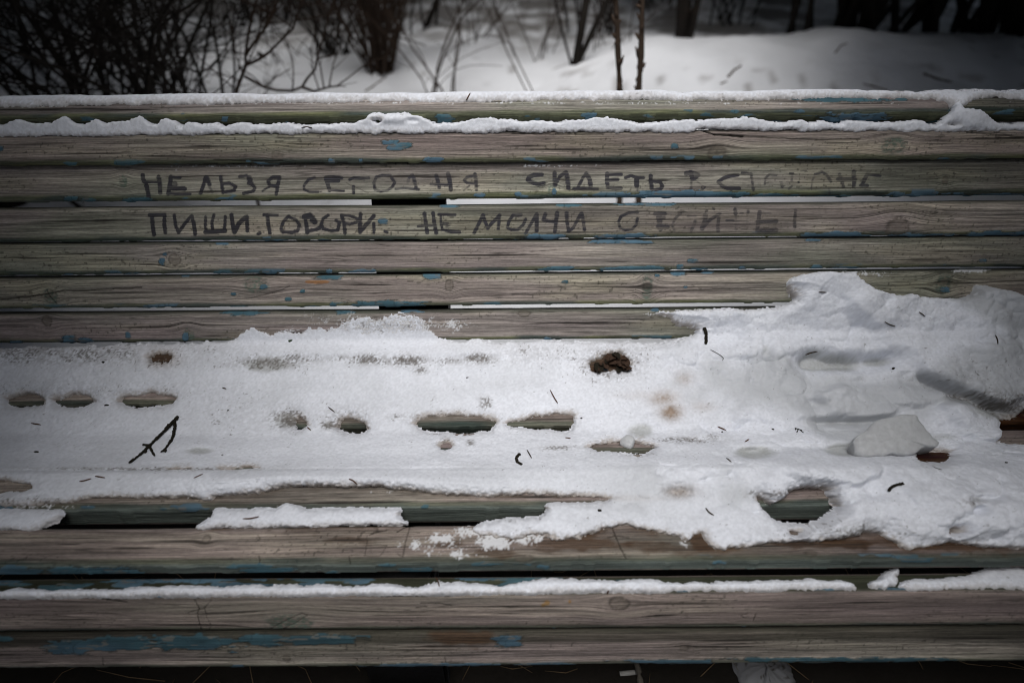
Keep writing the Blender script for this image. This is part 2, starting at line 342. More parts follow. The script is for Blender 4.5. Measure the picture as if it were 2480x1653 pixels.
W('b2', 720, 400, (28, .7, [(220, 150), (140, 185), (85, 260), (90, 310), (150, 335), (270, 335)]), (20, .6, [(300, 335), (306, 335)]),
  (42, .75, [(360, 160), (390, 250), (410, 320)]), (36, .7, [(370, 150), (460, 145), (560, 160)]), (40, .7, [(400, 200), (520, 195)]), (30, .75, [(400, 315), (490, 320), (590, 325)]),
  (28, .75, [(665, 180), (720, 155), (800, 160), (910, 160)]), (20, .5, [(720, 165), (850, 180)]), (34, .7, [(712, 270), (715, 350)]),
  (30, .65, [(1180, 130), (1080, 125), (1000, 150), (970, 220), (985, 310), (1060, 330), (1150, 315), (1200, 280), (1235, 220), (1190, 150)]),
  (34, .65, [(1420, 150), (1460, 120), (1480, 180), (1510, 300)]), (30, .3, [(1420, 150), (1400, 210)]), (26, .75, [(1245, 300), (1360, 290), (1540, 305)]),
  (40, .65, [(1760, 125), (1780, 200), (1800, 280)]), (45, .65, [(1910, 105), (1930, 200), (1945, 310)]), (28, .65, [(1690, 240), (1800, 245), (1900, 250)]),
  (36, .6, [(2250, 110), (2265, 210), (2270, 310)]), (28, .6, [(2240, 130), (2150, 150), (2115, 190), (2150, 225), (2250, 235)]), (22, .45, [(2180, 260), (2110, 315)]))
W('b2', 1260, 395, (44, .7, [(270, 140), (170, 150), (110, 180), (95, 210), (150, 245), (230, 270), (300, 255)]),
  (42, .65, [(435, 120), (435, 200), (440, 280)]), (36, .65, [(440, 280), (500, 170), (560, 120)]), (46, .7, [(580, 120), (600, 220), (610, 315)]),
  (34, .65, [(735, 295), (790, 190), (835, 135)]), (48, .68, [(835, 135), (880, 210), (890, 300)]), (30, .7, [(680, 320), (820, 318), (980, 325)]),
  (44, .7, [(1100, 130), (1095, 230), (1110, 300), (1170, 315), (1270, 318)]), (36, .7, [(1100, 140), (1275, 140)]), (44, .65, [(1110, 215), (1230, 205)]),
  (34, .75, [(1330, 185), (1400, 160), (1480, 185), (1560, 185)]), (55, .7, [(1470, 190), (1475, 280)]), (26, .6, [(1480, 290), (1485, 340)]),
  (44, .75, [(1650, 160), (1650, 220), (1670, 340)]), (40, .7, [(1660, 225), (1770, 235), (1800, 290), (1770, 330), (1680, 345)]),
  (50, .75, [(2100, 130), (2160, 115), (2180, 200)]), (40, .6, [(2180, 120), (2260, 150), (2200, 200)]), (26, .5, [(2165, 200), (2165, 340)]), (14, .45, [(2210, 210), (2300, 280)]), (9, .6, [(2300, 285), (2345, 300), (2310, 340), (2295, 300)]))
W('b2', 1700, 395, (40, .65, [(450, 150), (350, 165), (270, 190), (205, 235), (260, 290), (330, 320), (470, 320)]),
  (30, .6, [(505, 125), (560, 125), (620, 135)]), (30, .55, [(620, 130), (635, 230), (650, 340)]),
  (24, .5, [(940, 150), (850, 145), (800, 190), (795, 270)]), (34, .5, [(1000, 245), (1015, 295)]), (14, .3, [(810, 250), (900, 255)]),
  (22, .55, [(1110, 130), (1155, 130)]), (24, .4, [(1140, 140), (1135, 240)]), (18, .4, [(1070, 240), (1150, 240)]), (22, .45, [(1100, 320), (1140, 290)]), (12, .4, [(1250, 90), (1320, 95)]), (24, .9, [(1220, 240), (1226, 242)]), (20, .3, [(1160, 140), (1240, 170)]),
  (28, .55, [(1430, 140), (1520, 110), (1580, 150), (1630, 230)]), (20, .4, [(1430, 140), (1395, 220), (1385, 330)]), (30, .5, [(1610, 330), (1615, 375)]),
  (34, .5, [(1740, 145), (1765, 200), (1790, 300)]), (38, .5, [(1720, 205), (1940, 205)]), (42, .6, [(1920, 110), (1925, 220), (1920, 290)]),
  (30, .6, [(2090, 140), (2250, 160)]), (38, .6, [(2090, 140), (2045, 230), (2025, 280)]), (40, .6, [(2010, 285), (2090, 285)]), (30, .25, [(2060, 330), (2120, 345)]))
W('b3', 340, 500, (32, .9, [(110, 110), (310, 105)]), (42, .9, [(140, 120), (155, 240), (170, 360)]), (38, .9, [(305, 105), (300, 230), (315, 335)]),
  (34, .9, [(430, 110), (440, 230), (480, 335)]), (34, .88, [(480, 335), (560, 220), (640, 125)]), (42, .88, [(650, 125), (680, 250), (690, 350)]),
  (32, .85, [(825, 130), (820, 250), (830, 320)]), (32, .85, [(930, 110), (905, 200), (915, 310)]), (34, .85, [(1075, 130), (1070, 230), (1060, 310)]), (48, .88, [(825, 325), (950, 320), (1070, 305)]),
  (44, .9, [(1155, 110), (1165, 220), (1190, 325)]), (48, .85, [(1190, 325), (1250, 210), (1330, 140)]), (40, .9, [(1350, 130), (1350, 220), (1355, 310)]), (36, .85, [(1490, 345), (1515, 335)]),
  (28, .85, [(1560, 105), (1740, 108)]), (40, .88, [(1610, 110), (1620, 220), (1640, 335)]), (34, .85, [(1880, 120), (1810, 190), (1780, 280), (1800, 320), (1920, 330), (1990, 310), (2015, 230), (1970, 170), (1900, 140)]))
W('b3', 680, 500, (60, .85, [(300, 130), (370, 110), (430, 190)]), (40, .88, [(310, 140), (325, 240), (335, 330)]), (38, .85, [(340, 310), (450, 290), (520, 250)]), (30, .8, [(380, 180), (440, 200)]),
  (34, .88, [(600, 110), (540, 150), (510, 230), (540, 280), (640, 310), (720, 300), (745, 200), (700, 175)]),
  (38, .9, [(770, 105), (800, 200), (815, 330)]), (30, .85, [(770, 105), (880, 115), (980, 155), (960, 195), (880, 220), (820, 215)]),
  (42, .9, [(1010, 90), (1005, 200), (1005, 320)]), (42, .85, [(1005, 320), (1080, 230), (1180, 115)]), (32, .85, [(1180, 210), (1180, 330)]), (28, .9, [(1315, 310), (1350, 325)]),
  (40, .85, [(1820, 90), (1835, 200), (1855, 330)]), (40, .85, [(1930, 85), (1945, 200), (1970, 330)]), (30, .8, [(1740, 250), (1830, 240), (1950, 240)]),
  (30, .75, [(2000, 100), (2100, 100), (2210, 105)]), (30, .8, [(2025, 110), (2030, 220), (2050, 290), (2150, 315), (2270, 320)]), (30, .7, [(2040, 215), (2110, 215)]), (30, .4, [(2100, 250), (2150, 215)]))
W('b3', 1120, 500, (36, .75, [(150, 330), (210, 210), (255, 110)]), (36, .75, [(265, 105), (290, 200), (320, 270)]), (36, .75, [(320, 270), (390, 190), (470, 110)]), (34, .75, [(470, 115), (460, 200), (455, 275)]),
  (34, .7, [(740, 105), (640, 110), (590, 180), (570, 260), (620, 295), (700, 290), (770, 230), (800, 160)]), (34, .75, [(800, 335), (860, 230), (935, 100)]), (42, .75, [(940, 100), (940, 200), (940, 305)]),
  (38, .75, [(1050, 95), (1025, 165), (1090, 185), (1180, 190)]), (42, .72, [(1200, 80), (1185, 200), (1170, 315)]), (40, .72, [(1320, 80), (1325, 200), (1345, 310)]), (36, .75, [(1345, 310), (1400, 270), (1500, 90)]), (40, .68, [(1510, 90), (1530, 180), (1545, 290)]),
  (30, .65, [(2220, 70), (2100, 80), (2010, 120), (1975, 190), (1995, 270), (2060, 295), (2150, 285), (2200, 230), (2215, 150)]))
W('b3', 1540, 495, (40, .65, [(240, 115), (370, 115)]), (60, .5, [(290, 120), (310, 300)]), (46, .55, [(280, 280), (400, 285)]), (30, .5, [(270, 170), (360, 165)]),
  (26, .45, [(580, 105), (500, 170), (460, 260), (490, 330)]), (16, .45, [(650, 145), (760, 150)]), (32, .45, [(750, 210), (730, 270), (700, 330)]),
  (26, .5, [(880, 80), (900, 75)]), (26, .5, [(980, 50), (990, 60)]), (50, .5, [(880, 130), (880, 200), (840, 300)]), (34, .55, [(850, 290), (940, 190), (1060, 115)]), (36, .45, [(1050, 170), (1040, 230), (1040, 330)]),
  (42, .6, [(1255, 65), (1260, 110)]), (26, .5, [(1150, 200), (1230, 200)]), (32, .5, [(1420, 70), (1420, 90)]), (26, .4, [(1330, 110), (1350, 110)]), (18, .25, [(1230, 210), (1400, 200)]), (24, .2, [(1265, 120), (1265, 320)]), (24, .15, [(1410, 90), (1410, 300)]),
  (42, .5, [(1565, 90), (1550, 200), (1535, 330)]), (40, .5, [(1540, 215), (1780, 210)]), (44, .5, [(1540, 330), (1780, 320)]), (24, .25, [(1565, 100), (1700, 110)]), (32, .5, [(2020, 65), (2010, 180), (2010, 280)]))
BLUE = {
 'b0': [(1058, 277, 1097, 300), (1945, 237, 2136, 246), (2170, 237, 2195, 243), (2000, 273, 2145, 306), (2240, 292, 2280, 306), (1413, 272, 1445, 290), (537, 283, 552, 294), (690, 296, 700, 303), (1294, 284, 1310, 296), (1850, 292, 1905, 302)],
 'b1': [(927, 340, 962, 352), (950, 347, 996, 361), (937, 352, 958, 362), (795, 384, 812, 393), (868, 384, 880, 391), (1030, 382, 1075, 393), (1626, 346, 1642, 360), (2270, 380, 2300, 387), (-30, 352, 4, 366)],
 'b2': [(155, 476, 190, 485), (300, 480, 372, 490), (1150, 468, 1175, 476), (1535, 463, 1830, 482), (1810, 467, 1925, 484), (2136, 470, 2330, 483), (2300, 468, 2520, 486), (1247, 464, 1263, 474), (1337, 455, 1347, 470), (1940, 472, 2040, 480)],
 'b3': [(918, 527, 938, 543), (1065, 496, 1112, 502), (1266, 567, 1368, 579), (1450, 566, 1577, 578), (1951, 562, 2093, 577), (2170, 565, 2295, 576), (2352, 561, 2520, 576), (1350, 495, 1405, 501), (1490, 492, 1640, 498)],
 'b4': [(1437, 580, 1567, 590), (1951, 578, 1990, 585), (524, 587, 553, 593), (385, 626, 399, 639), (395, 611, 405, 618), (300, 659, 335, 667), (640, 651, 669, 668), (790, 652, 806, 659), (885, 650, 911, 658), (1303, 645, 1398, 660), (1459, 645, 1603, 658), (1640, 641, 1656, 654), (1664, 628, 1688, 635), (1672, 648, 1709, 656), (1788, 643, 1806, 653), (1962, 643, 1991, 654), (2009, 645, 2093, 655), (2373, 628, 2389, 634), (155, 661, 180, 667)],
 'b5': [(764, 667, 822, 677), (1024, 661, 1067, 677), (1627, 657, 1663, 668), (1585, 663, 1597, 671), (632, 688, 646, 702), (727, 701, 738, 711), (690, 720, 705, 728), (1360, 678, 1376, 686), (1656, 693, 1664, 699), (2278, 695, 2299, 707), (553, 740, 598, 748), (800, 730, 815, 742), (848, 729, 1017, 745), (560, 708, 572, 716), (440, 666, 460, 672), (1700, 656, 1725, 663)],
 'b6': [(548, 754, 640, 763), (817, 752, 864, 760), (970, 750, 1020, 756), (1577, 746, 1596, 754), (20, 823, 54, 834), (150, 814, 184, 838), (190, 817, 222, 829), (443, 806, 456, 826), (1318, 814, 1338, 822), (305, 805, 316, 818)],
 's6': [(-60, 1374, 104, 1393), (120, 1371, 318, 1391), (582, 1373, 710, 1386), (793, 1378, 820, 1386), (968, 1373, 1048, 1384), (1300, 1366, 1330, 1374)],
 's7': [(-40, 1403, 54, 1418), (285, 1395, 574, 1413), (600, 1392, 655, 1405), (666, 1390, 690, 1406), (705, 1390, 747, 1404), (1077, 1385, 1245, 1402), (1240, 1386, 1378, 1400), (1500, 1381, 1540, 1388), (2210, 1382, 2250, 1390), (380, 1430, 425, 1444)],
 's8': [(113, 1552, 222, 1580), (200, 1540, 380, 1573), (360, 1536, 558, 1572), (587, 1534, 690, 1562), (675, 1534, 875, 1556), (1198, 1536, 1262, 1564), (1767, 1590, 2294, 1600), (896, 1603, 1212, 1610), (-30, 1538, 40, 1552), (1260, 1603, 1400, 1609), (1500, 1596, 1740, 1603), (560, 1606, 590, 1612)]}
KNOTS = {'b1': [(670, 377, 15, 11, 1), (1735, 369, 22, 16, 1), (2162, 353, 26, 16, 2), (690, 331, 20, 6, 0)], 'b2': [(300, 440, 9, 11, 2), (2288, 437, 8, 8, 1), (1337, 462, 8, 11, 2)], 'b3': [(2172, 551, 28, 22, 0)],
         'b4': [(424, 628, 14, 13, 0)], 'b5': [(124, 717, 16, 16, 2), (1088, 691, 10, 13, 0), (1567, 696, 11, 24, 2), (2285, 690, 16, 20, 2), (620, 690, 26, 16, 2)], 'b6': [(113, 778, 12, 12, 0), (456, 813, 12, 14, 2), (1269, 757, 16, 8, 0)],
         's6': [(1271, 1351, 24, 9, 1), (1965, 1338, 16, 7, 1), (500, 1305, 10, 10, 0)], 's7': [(700, 1508, 52, 20, 2), (1498, 1460, 26, 18, 0), (1825, 1490, 18, 12, 1)], 's8': [(1655, 1570, 12, 7, 0), (250, 1592, 8, 8, 1), (695, 1592, 10, 9, 0)], 'b0': [(1098, 257, 12, 9, 0)]}
CRACK = {'b5': [(3, .8, C_((0, 655), (150, 640), (290, 615), (420, 612), (520, 606), (650, 600))), (2, .6, C_((830, 660), (1080, 655), (1150, 650), (1250, 625), (1330, 595))),
                (2.2, .7, D_((0, 632), (600, 627), (760, 618), (1000, 607), (1260, 600), (1590, 595), (1950, 588), (2353, 570))), (2.5, .7, C_((215, 610), (230, 640), (260, 672)))],
         'b1': [(5, 1, R2((845, 590), (880, 600), (930, 618), (1000, 622), (1060, 628))), (2.5, .8, R2((1000, 622), (1150, 632), (1400, 642), (1600, 640))), (3, .8, R2((0, 615), (200, 616), (420, 618))), (2.5, .8, R1((980, 735), (1100, 740), (1300, 742))), (3, .7, R2((2090, 605), (2200, 618), (2353, 628))), (2, .5, R2((490, 690), (700, 680), (900, 692)))],
         'b2': [(1.8, .6, tr([(620, 225), (900, 355)], 720, 400, T5))], 'b3': [(1.6, .5, tr([(1400, 130), (1800, 150), (2353, 155)], 1540, 495, T5)), (1.6, .45, tr([(0, 80), (640, 95), (1000, 60)], 1540, 495, T5)), (1.8, .5, tr([(0, 120), (500, 130), (900, 150), (1500, 150)], 1540, 495, T5)), (1.6, .5, tr([(1500, 210), (1900, 205), (2300, 190)], 1540, 495, T5))],
         's6': [(3, .8, tr([(262, 300), (300, 280), (360, 262), (450, 250)], 840, 1230, 4.706)), (2, .6, tr([(230, 310), (232, 410), (200, 540), (290, 548), (370, 550), (410, 500), (455, 420), (350, 412), (240, 424)], 840, 1230, 4.706)), (3, .8, tr([(570, 270), (640, 225), (720, 195), (760, 200)], 840, 1230, 4.706)),
                (3, .6, tr([(720, 200), (660, 420), (640, 550), (580, 520)], 840, 1230, 4.706)), (3, .8, E_((455, 130), (480, 190), (500, 240), (525, 285))), (3, .7, E_((440, 190), (470, 180), (540, 190))), (2.5, .7, F_((1185, 180), (1195, 195), (1180, 205))), (3, .8, F_((1190, 275), (1195, 295), (1188, 312))), (3, .8, F_((1605, 280), (1610, 310)))],
         's7': [(2.5, .8, F_((895, 482), (915, 520), (905, 545), (925, 620))), (2, .7, F_((970, 480), (940, 515), (945, 550), (970, 600), (950, 625))), (2, .7, F_((865, 540), (890, 530), (940, 520))), (2, .6, F_((1220, 625), (1290, 585), (1390, 540), (1410, 552), (1350, 590), (1270, 625))), (2.5, .7, F_((1910, 512), (1960, 508))), (2, .6, F_((1930, 492), (2020, 494), (2075, 508))), (4, .8, F_((490, 480), (580, 490))), (2.5, .8, E_((1120, 540), (1110, 570))), (2, .6, E_((1080, 540), (1050, 550), (1070, 560)))],
         's8': [(2.5, .8, F_((470, 745), (475, 775))), (2, .6, F_((1005, 755), (1050, 758))), (2.5, .7, F_((2045, 745), (2050, 765)))]}
DUST = {'s6': [(1004, 1319, 18, 15, .75), (1068, 1303, 40, 17, .85), (1112, 1341, 34, 13, .72), (1040, 1336, 18, 17, .55), (1070, 1318, 110, 34, .42), (972, 1318, 14, 22, .35), (1195, 1308, 55, 26, .95), (1135, 1288, 45, 18, .8), (1270, 1300, 60, 20, .8), (1160, 1340, 40, 12, .4), (1660, 1318, 14, 12, .6), (1360, 1290, 60, 20, .35)],
        'b5': [(2080, 663, 110, 8, .55), (2352, 655, 48, 7, 1.0), (2140, 668, 30, 8, .5), (1960, 680, 30, 20, .4)], 'b6': [(900, 775, 250, 22, .42), (1090, 786, 70, 18, .55), (1000, 764, 90, 10, .3), (1580, 760, 30, 8, .4), (1740, 752, 100, 6, .8)],
        'b2': [(560, 402, 200, 5, .5), (1350, 401, 140, 5, .5), (430, 412, 60, 4, .3)], 's5': [(930, 1190, 80, 5, .3), (1500, 1216, 150, 9, .5), (90, 1226, 130, 8, .5)], 's0': [(150, 870, 400, 40, .3)], 'b0': [(1300, 250, 1300, 5, .4)]}
BROWN = {'s6': [(1700, 1310, 26, 20, .9), (1400, 1315, 95, 12, .8), (1250, 1303, 22, 8, .7), (1200, 1337, 40, 9, .7), (1085, 1317, 30, 6, .7), (845, 1307, 40, 7, .6), (1560, 1320, 60, 10, .5), (2050, 1314, 60, 8, .7), (1980, 1315, 100, 8, .7), (2350, 1316, 120, 14, .8), (2200, 1310, 100, 14, .6), (1700, 1330, 60, 10, .5)],
         's0': [(400, 866, 34, 18, 1.0), (1480, 876, 60, 40, 1.0)], 's3': [(2270, 1100, 70, 30, 1.2)], 's4': [(2270, 1110, 70, 30, 1.2)], 's1': [(2460, 1040, 120, 60, 1.3)], 's2': [(2460, 1060, 120, 60, 1.3)], 's8': [(1115, 1541, 60, 14, .8)], 'b5': []}  # wood in the right-hand melt holes is darkened in colour

# ------------------------------------------------------------------ the bench
BENCH = empty('park_bench', (0, 0, 0), 'long weathered wooden slat bench with peeling blue paint, black marker writing and patchy snow', 'bench')
def make_slat(key, name, label=None, x0=XL, x1=XR, dx=0.00135):
    P0, P1, T = SECT[key]
    seed = sum(ord(c) * (i * 7 + 3) for i, c in enumerate(key)) + int(x0 * 10)
    w = float(np.linalg.norm(P1 - P0)); f = (P1 - P0) / w; n = np.array([f[1], -f[0]])
    r = 0.0065
    aa, bb, nn, front = [], [], [], []
    def seg(a, b, na, nb, fr):
        aa.extend(a); bb.extend(b); nn.extend(zip(np.broadcast_to(na, len(a)), np.broadcast_to(nb, len(a)))); front.extend([fr] * len(a))
    m = 14 if key == 's7' else 7
    seg(np.zeros(m), np.linspace(-T + r, -r, m, endpoint=False), -1, 0, 1)
    th = np.linspace(math.pi, math.pi / 2, 7, endpoint=False); seg(r + r * np.cos(th), -r + r * np.sin(th), np.cos(th), np.sin(th), 1)
    m = int((w - 2 * r) / 0.0012); seg(np.linspace(r, w - r, m, endpoint=False), np.zeros(m), 0, 1, 1)
    th = np.linspace(math.pi / 2, 0, 8, endpoint=False); seg(w - r + r * np.cos(th), -r + r * np.sin(th), np.cos(th), np.sin(th), 1)
    m = 18 if key in ('s5', 'b0', 's6') else 8
    seg(np.full(m, w), np.linspace(-r, -T + r, m, endpoint=False), 1, 0, 1)
    th = np.linspace(0, -math.pi / 2, 3, endpoint=False); seg(w - r + r * np.cos(th), -T + r + r * np.sin(th), np.cos(th), np.sin(th), 0)
    seg(np.linspace(w - r, r, 3, endpoint=False), np.full(3, -T), 0, -1, 0)
    th = np.linspace(-math.pi / 2, -math.pi, 3, endpoint=False); seg(r + r * np.cos(th), -T + r + r * np.sin(th), np.cos(th), np.sin(th), 0)
    aa = np.array(aa); bb = np.array(bb); nn = np.array(nn); front = np.array(front)
    k = len(aa)
    q = np.concatenate([[0], np.cumsum(np.hypot(np.diff(aa), np.diff(bb)))]); i0 = int(np.argmax(bb > -1e-6)); q = q - q[i0] + r
    mid = (P0 + P1) / 2; depth = (np.array([0, mid[0], mid[1]]) - CAM) @ _f
    xd = 0.79 * depth
    xa, xb = max(x0, -xd), min(x1, xd)
    X = np.concatenate([np.linspace(x0, xa, 40, endpoint=False) if xa > x0 else [], np.arange(xa, xb, dx), np.linspace(xb, x1, 40) if xb < x1 else [x1]])
    nx = len(X)
    Xg = np.repeat(X, k).astype(np.float64); A = np.tile(aa, nx); Bq = np.tile(bb, nx); Q = np.tile(q, nx); NA = np.tile(nn[:, 0], nx); NB = np.tile(nn[:, 1], nx); FR = np.tile(front, nx)
    base = np.stack([Xg, P0[0] + f[0] * A + n[0] * Bq, P0[1] + f[1] * A + n[1] * Bq], 1)
    U, V = proj(base)
    s = seed % 97 * 3.1
    # --- grain, bent round the knots
    Qw = Q + 0.005 * (fbm(Xg * 2.2 + s, Q * 9, seed, 2) - .5) + 0.02 * (fbm(Xg * 0.7 + s, Q * 0 + s, seed + 5, 2) - .5)
    kn_d = np.zeros_like(Q); kn_ring = np.zeros_like(Q); kn_green = np.zeros_like(Q)
    fr_ix = np.nonzero(FR)[0]
    for (ku, kv, ru, rv, kind) in KNOTS.get(key, []):
        j = fr_ix[np.argmin((U[fr_ix] - ku) ** 2 + (V[fr_ix] - kv) ** 2)]
        xk, qk = Xg[j], Q[j]; mm = depth / FPX; ru *= mm; rv *= mm * 1.1
        ix = np.nonzero((abs(Xg - xk) < 6 * ru) & (abs(Q - qk) < 4 * rv))[0]
        dx_, dq_ = Xg[ix] - xk, Q[ix] - qk
        Qw[ix] -= dq_ * np.exp(-(dx_ / (2.4 * ru)) ** 2 - (dq_ / (2.0 * rv)) ** 2) * 0.75
        rad = np.hypot(dx_ / ru, dq_ / rv) + 0.35 * (fbm(dx_ / ru * 1.5 + s, dq_ / rv * 1.5, seed + 3, 2) - .5)
        kn_d[ix] = np.maximum(kn_d[ix], (1 - sst(.75, 1.1, rad)) * (0.75 if kind != 1 else 1.0))
        kn_ring[ix] = np.maximum(kn_ring[ix], np.exp(-((rad - 0.95) / .16) ** 2) * (0.8 if kind == 0 else .5))
        if kind == 2: kn_green[ix] = np.maximum(kn_green[ix], 1 - sst(.8, 1.5, rad))
    g_line = fbm(Xg * 5 + s, Qw * 330, seed + 11, 2)
    g_band = fbm(Xg * 2.2 + s, Qw * 85, seed + 21, 3)
    g_patch = fbm(Xg * 2.6 + s, Q * 14 + s, seed + 31, 3)
    g_patch2 = fbm(Xg * 5.5 + s, Q * 30 + 3 * s, seed + 41, 3)
    seat = key[0] == 's'
    c0 = np.array([.292, .258, .230] if not seat else [.268, .220, .197], np.float32)
    col = np.tile(c0, (len(Q), 1))
    col = mix(col, [.385, .338, .282], sst(.48, .78, g_band) * .65)
    col = mix(col, [.175, .148, .138], sst(.52, .25, g_band) * .75)
    col = mix(col, [.225, .236, .178], sst(.48, .74, g_patch) * (.7 if not seat else .3))
    col = mix(col, [.250, .200, .190], sst(.5, .3, g_patch) * .6)
    col = mix(col, [.36, .325, .235], sst(.58, .8, g_patch2) * (.45 if not seat else .15))
    col = col * (0.56 + 0.88 * g_line)[:, None] * (.80 + .40 * fbm(Xg * 1.1 + s, Qw * 40, seed + 15, 3))[:, None]
    col = col * np.array([.88 + .24 * random.Random(seed).random()] * 3, np.float32) * np.array([1 + .04 * (random.Random(seed + 1).random() - .5), 1, 1 + .06 * (random.Random(seed + 2).random() - .5)], np.float32)
    # fine checks along the grain
    ck = np.exp(-((fbm(Xg * 3.2 + s, Qw * 150, seed + 51, 2) - .5) / .014) ** 2) * sst(.45, .6, fbm(Xg * 7 + s, Q * 60, seed + 61, 2))
    col = mix(col, [.035, .03, .026], ck * .6)
    speck = sst(.80, .86, vnoise(Xg * 260, Q * 420, seed + 71)) * sst(.5, .65, g_patch2)
    col = mix(col, [.05, .045, .035], speck * .6)
    # --- lower edge keeps old green paint and algae, upper edge a thinner line of it
    en = fbm(Xg * 16 + s, Q * 120, seed + 81, 3)
    low = sst(w - .0105, w - .004, A + .006 * (en - .5)) * FR
    upp = sst(.0045, .0, A + .004 * (en - .5)) * FR
    under = sst(w - .0015, w + .0005, A) * FR * (Bq < -r * .8)
    algae = mix(np.tile(np.array([.085, .098, .055], np.float32), (len(Q), 1)), [.140, .155, .065], sst(.45, .75, fbm(Xg * 6 + s, Q * 40, seed + 91, 3)))
    if seat: algae = algae * .25 + np.array([.080, .092, .074], np.float32) * .75
    algae = mix(algae, [.030, .052, .044], sst(.55, .35, fbm(Xg * 9 + s, Q * 30, seed + 95, 3)))
    col = col * (1 - (low * .85)[:, None]) + algae * (low * .85)[:, None]
    col = mix(col, [.055, .062, .048], upp * .75)
    if key in ('s5', 's6', 'b0'):
        tint = np.array([.135, .160, .142] if seat else [.085, .092, .055], np.float32)
        t = sst(w - .003, w - .0005, A) * FR
        tg = tint * (0.75 + .6 * fbm(Xg * 8 + s, Q * 260, seed + 99, 3))[:, None]
        col = col * (1 - t[:, None]) + tg * t[:, None]
    if key == 's7':
        t = upp * 0 + sst(.002, .0, A) * FR
        tg = np.array([.050, .055, .034], np.float32) * (0.6 + .9 * fbm(Xg * 14 + s, Q * 200, seed + 99, 3))[:, None]
        col = col * (1 - t[:, None]) + tg * t[:, None]
    if key == 's8':
        t = sst(.020, .012, A + .006 * (en - .5)) * FR
        col = mix(col, [.055, .050, .036], t * .8)  # upper band of the lowest slat coloured dark as the overhang's shade
    # --- knots
    kn_tex = fbm(Xg * 260 + s, Q * 420, seed + 101, 3)
    col = mix(col, [.055, .046, .038], kn_ring * sst(.30, .62, kn_tex + .12) * .85)
    col = mix(col, [.120, .100, .078], kn_d * (.25 + .6 * kn_tex))
    col = mix(col, [.100, .150, .118], kn_green * sst(.32, .66, kn_tex) * .75)
    for (cu_, cv_, cl_) in [(random.Random(seed + q_).uniform(-40, 2520), random.Random(seed * 3 + q_).uniform(0, 1), random.Random(seed * 7 + q_).uniform(60, 330)) for q_ in range(17)]:
        CRACK.setdefault(key, []).append((random.Random(cl_).uniform(.8, 3.3), random.Random(cl_).uniform(.45, .95), ('auto', cu_, cv_, cl_)))
    damp = sst(.52, .70, fbm(Xg * 3.4 + 2 * s, Q * 16 + s, seed + 121, 4)); col = col * (1 - .30 * damp)[:, None]
    if key in ('s7', 's8'): col = col * .84  # front slats darkened in colour to stand for the light's falloff
    plain = np.zeros_like(Q); disp = (g_line - .5) * .0007 + (g_band - .5) * .0006 - ck * .0006 - kn_ring * .0004
    disp += (fbm(Xg * 3 + s, Q * 20, seed + 7, 2) - .5) * .0016
    # --- brown wet stains, and darkened wood in the right-hand melt holes
    for (bu, bv, su, sv, al) in BROWN.get(key, []):
        ix = np.nonzero((abs(U - bu) < 2.2 * su) & (abs(V - bv) < 2.2 * sv) & (FR > 0))[0]
        g = gau(U[ix], V[ix], bu, bv, su, sv); m_ = sst(.10, .42, g * .8 + .55 * (fbm(Xg[ix] * 60, Q[ix] * 130, seed + 1, 3) - .35)) * al
        col[ix] = mix(col[ix], [.064, .034, .017], m_ * .95)
    # --- cracks and carved lines
    face_ix = np.nonzero((FR > 0) & (A > .004) & (A < w - .006) & (Bq > -.001))[0]
    for (cw, al, pts) in CRACK.get(key, []):
        if pts[0] == 'auto':
            _, cu_, cv_, cl_ = pts; xq = (cu_ - CX) / FPX * depth; L_ = cl_ / FPX * depth; qq = .006 + cv_ * (w - .014)
            ix = face_ix[(abs(Xg[face_ix] - xq) < L_ / 2) & (abs(Qw[face_ix] - qq - .010) < .03)]
            if not len(ix): continue
            tcr = (Xg[ix] - xq) / (L_ / 2); lw = cw * .00042 * np.clip(1 - tcr ** 2, 0, 1) * (.5 + fbm(Xg[ix] * 40, Xg[ix] * 0 + cv_ * 9, seed, 2))
            q0 = np.median(Qw[ix])
            mk = sst(lw + .0006, lw - .0003, abs(Qw[ix] - (q0 + (cv_ - .5) * .02))) * al * np.clip(1 - tcr ** 4, 0, 1)
            col[ix] = mix(col[ix], [.022, .018, .015], mk); disp[ix] -= mk * .0010
            continue
        for (ax, ay), (bx, by) in zip(pts[:-1], pts[1:]):
            ix = np.nonzero((U > min(ax, bx) - 9) & (U < max(ax, bx) + 9) & (V > min(ay, by) - 9) & (V < max(ay, by) + 9) & (FR > 0))[0]
            if not len(ix): continue
            L = (bx - ax) ** 2 + (by - ay) ** 2; t = np.clip(((U[ix] - ax) * (bx - ax) + (V[ix] - ay) * (by - ay)) / L, 0, 1)
            wob = 2.4 * (fbm(U[ix] * .06, U[ix] * 0 + 3, seed, 2) - .5)
            d = np.hypot(U[ix] - ax - t * (bx - ax), V[ix] + wob - ay - t * (by - ay))
            mk = sst(cw * .5 + .9, cw * .5 - .9, d) * al
            col[ix] = mix(col[ix], [.018, .015, .012], mk); disp[ix] -= mk * .0016
    # --- marker writing
    ink = np.zeros_like(Q)
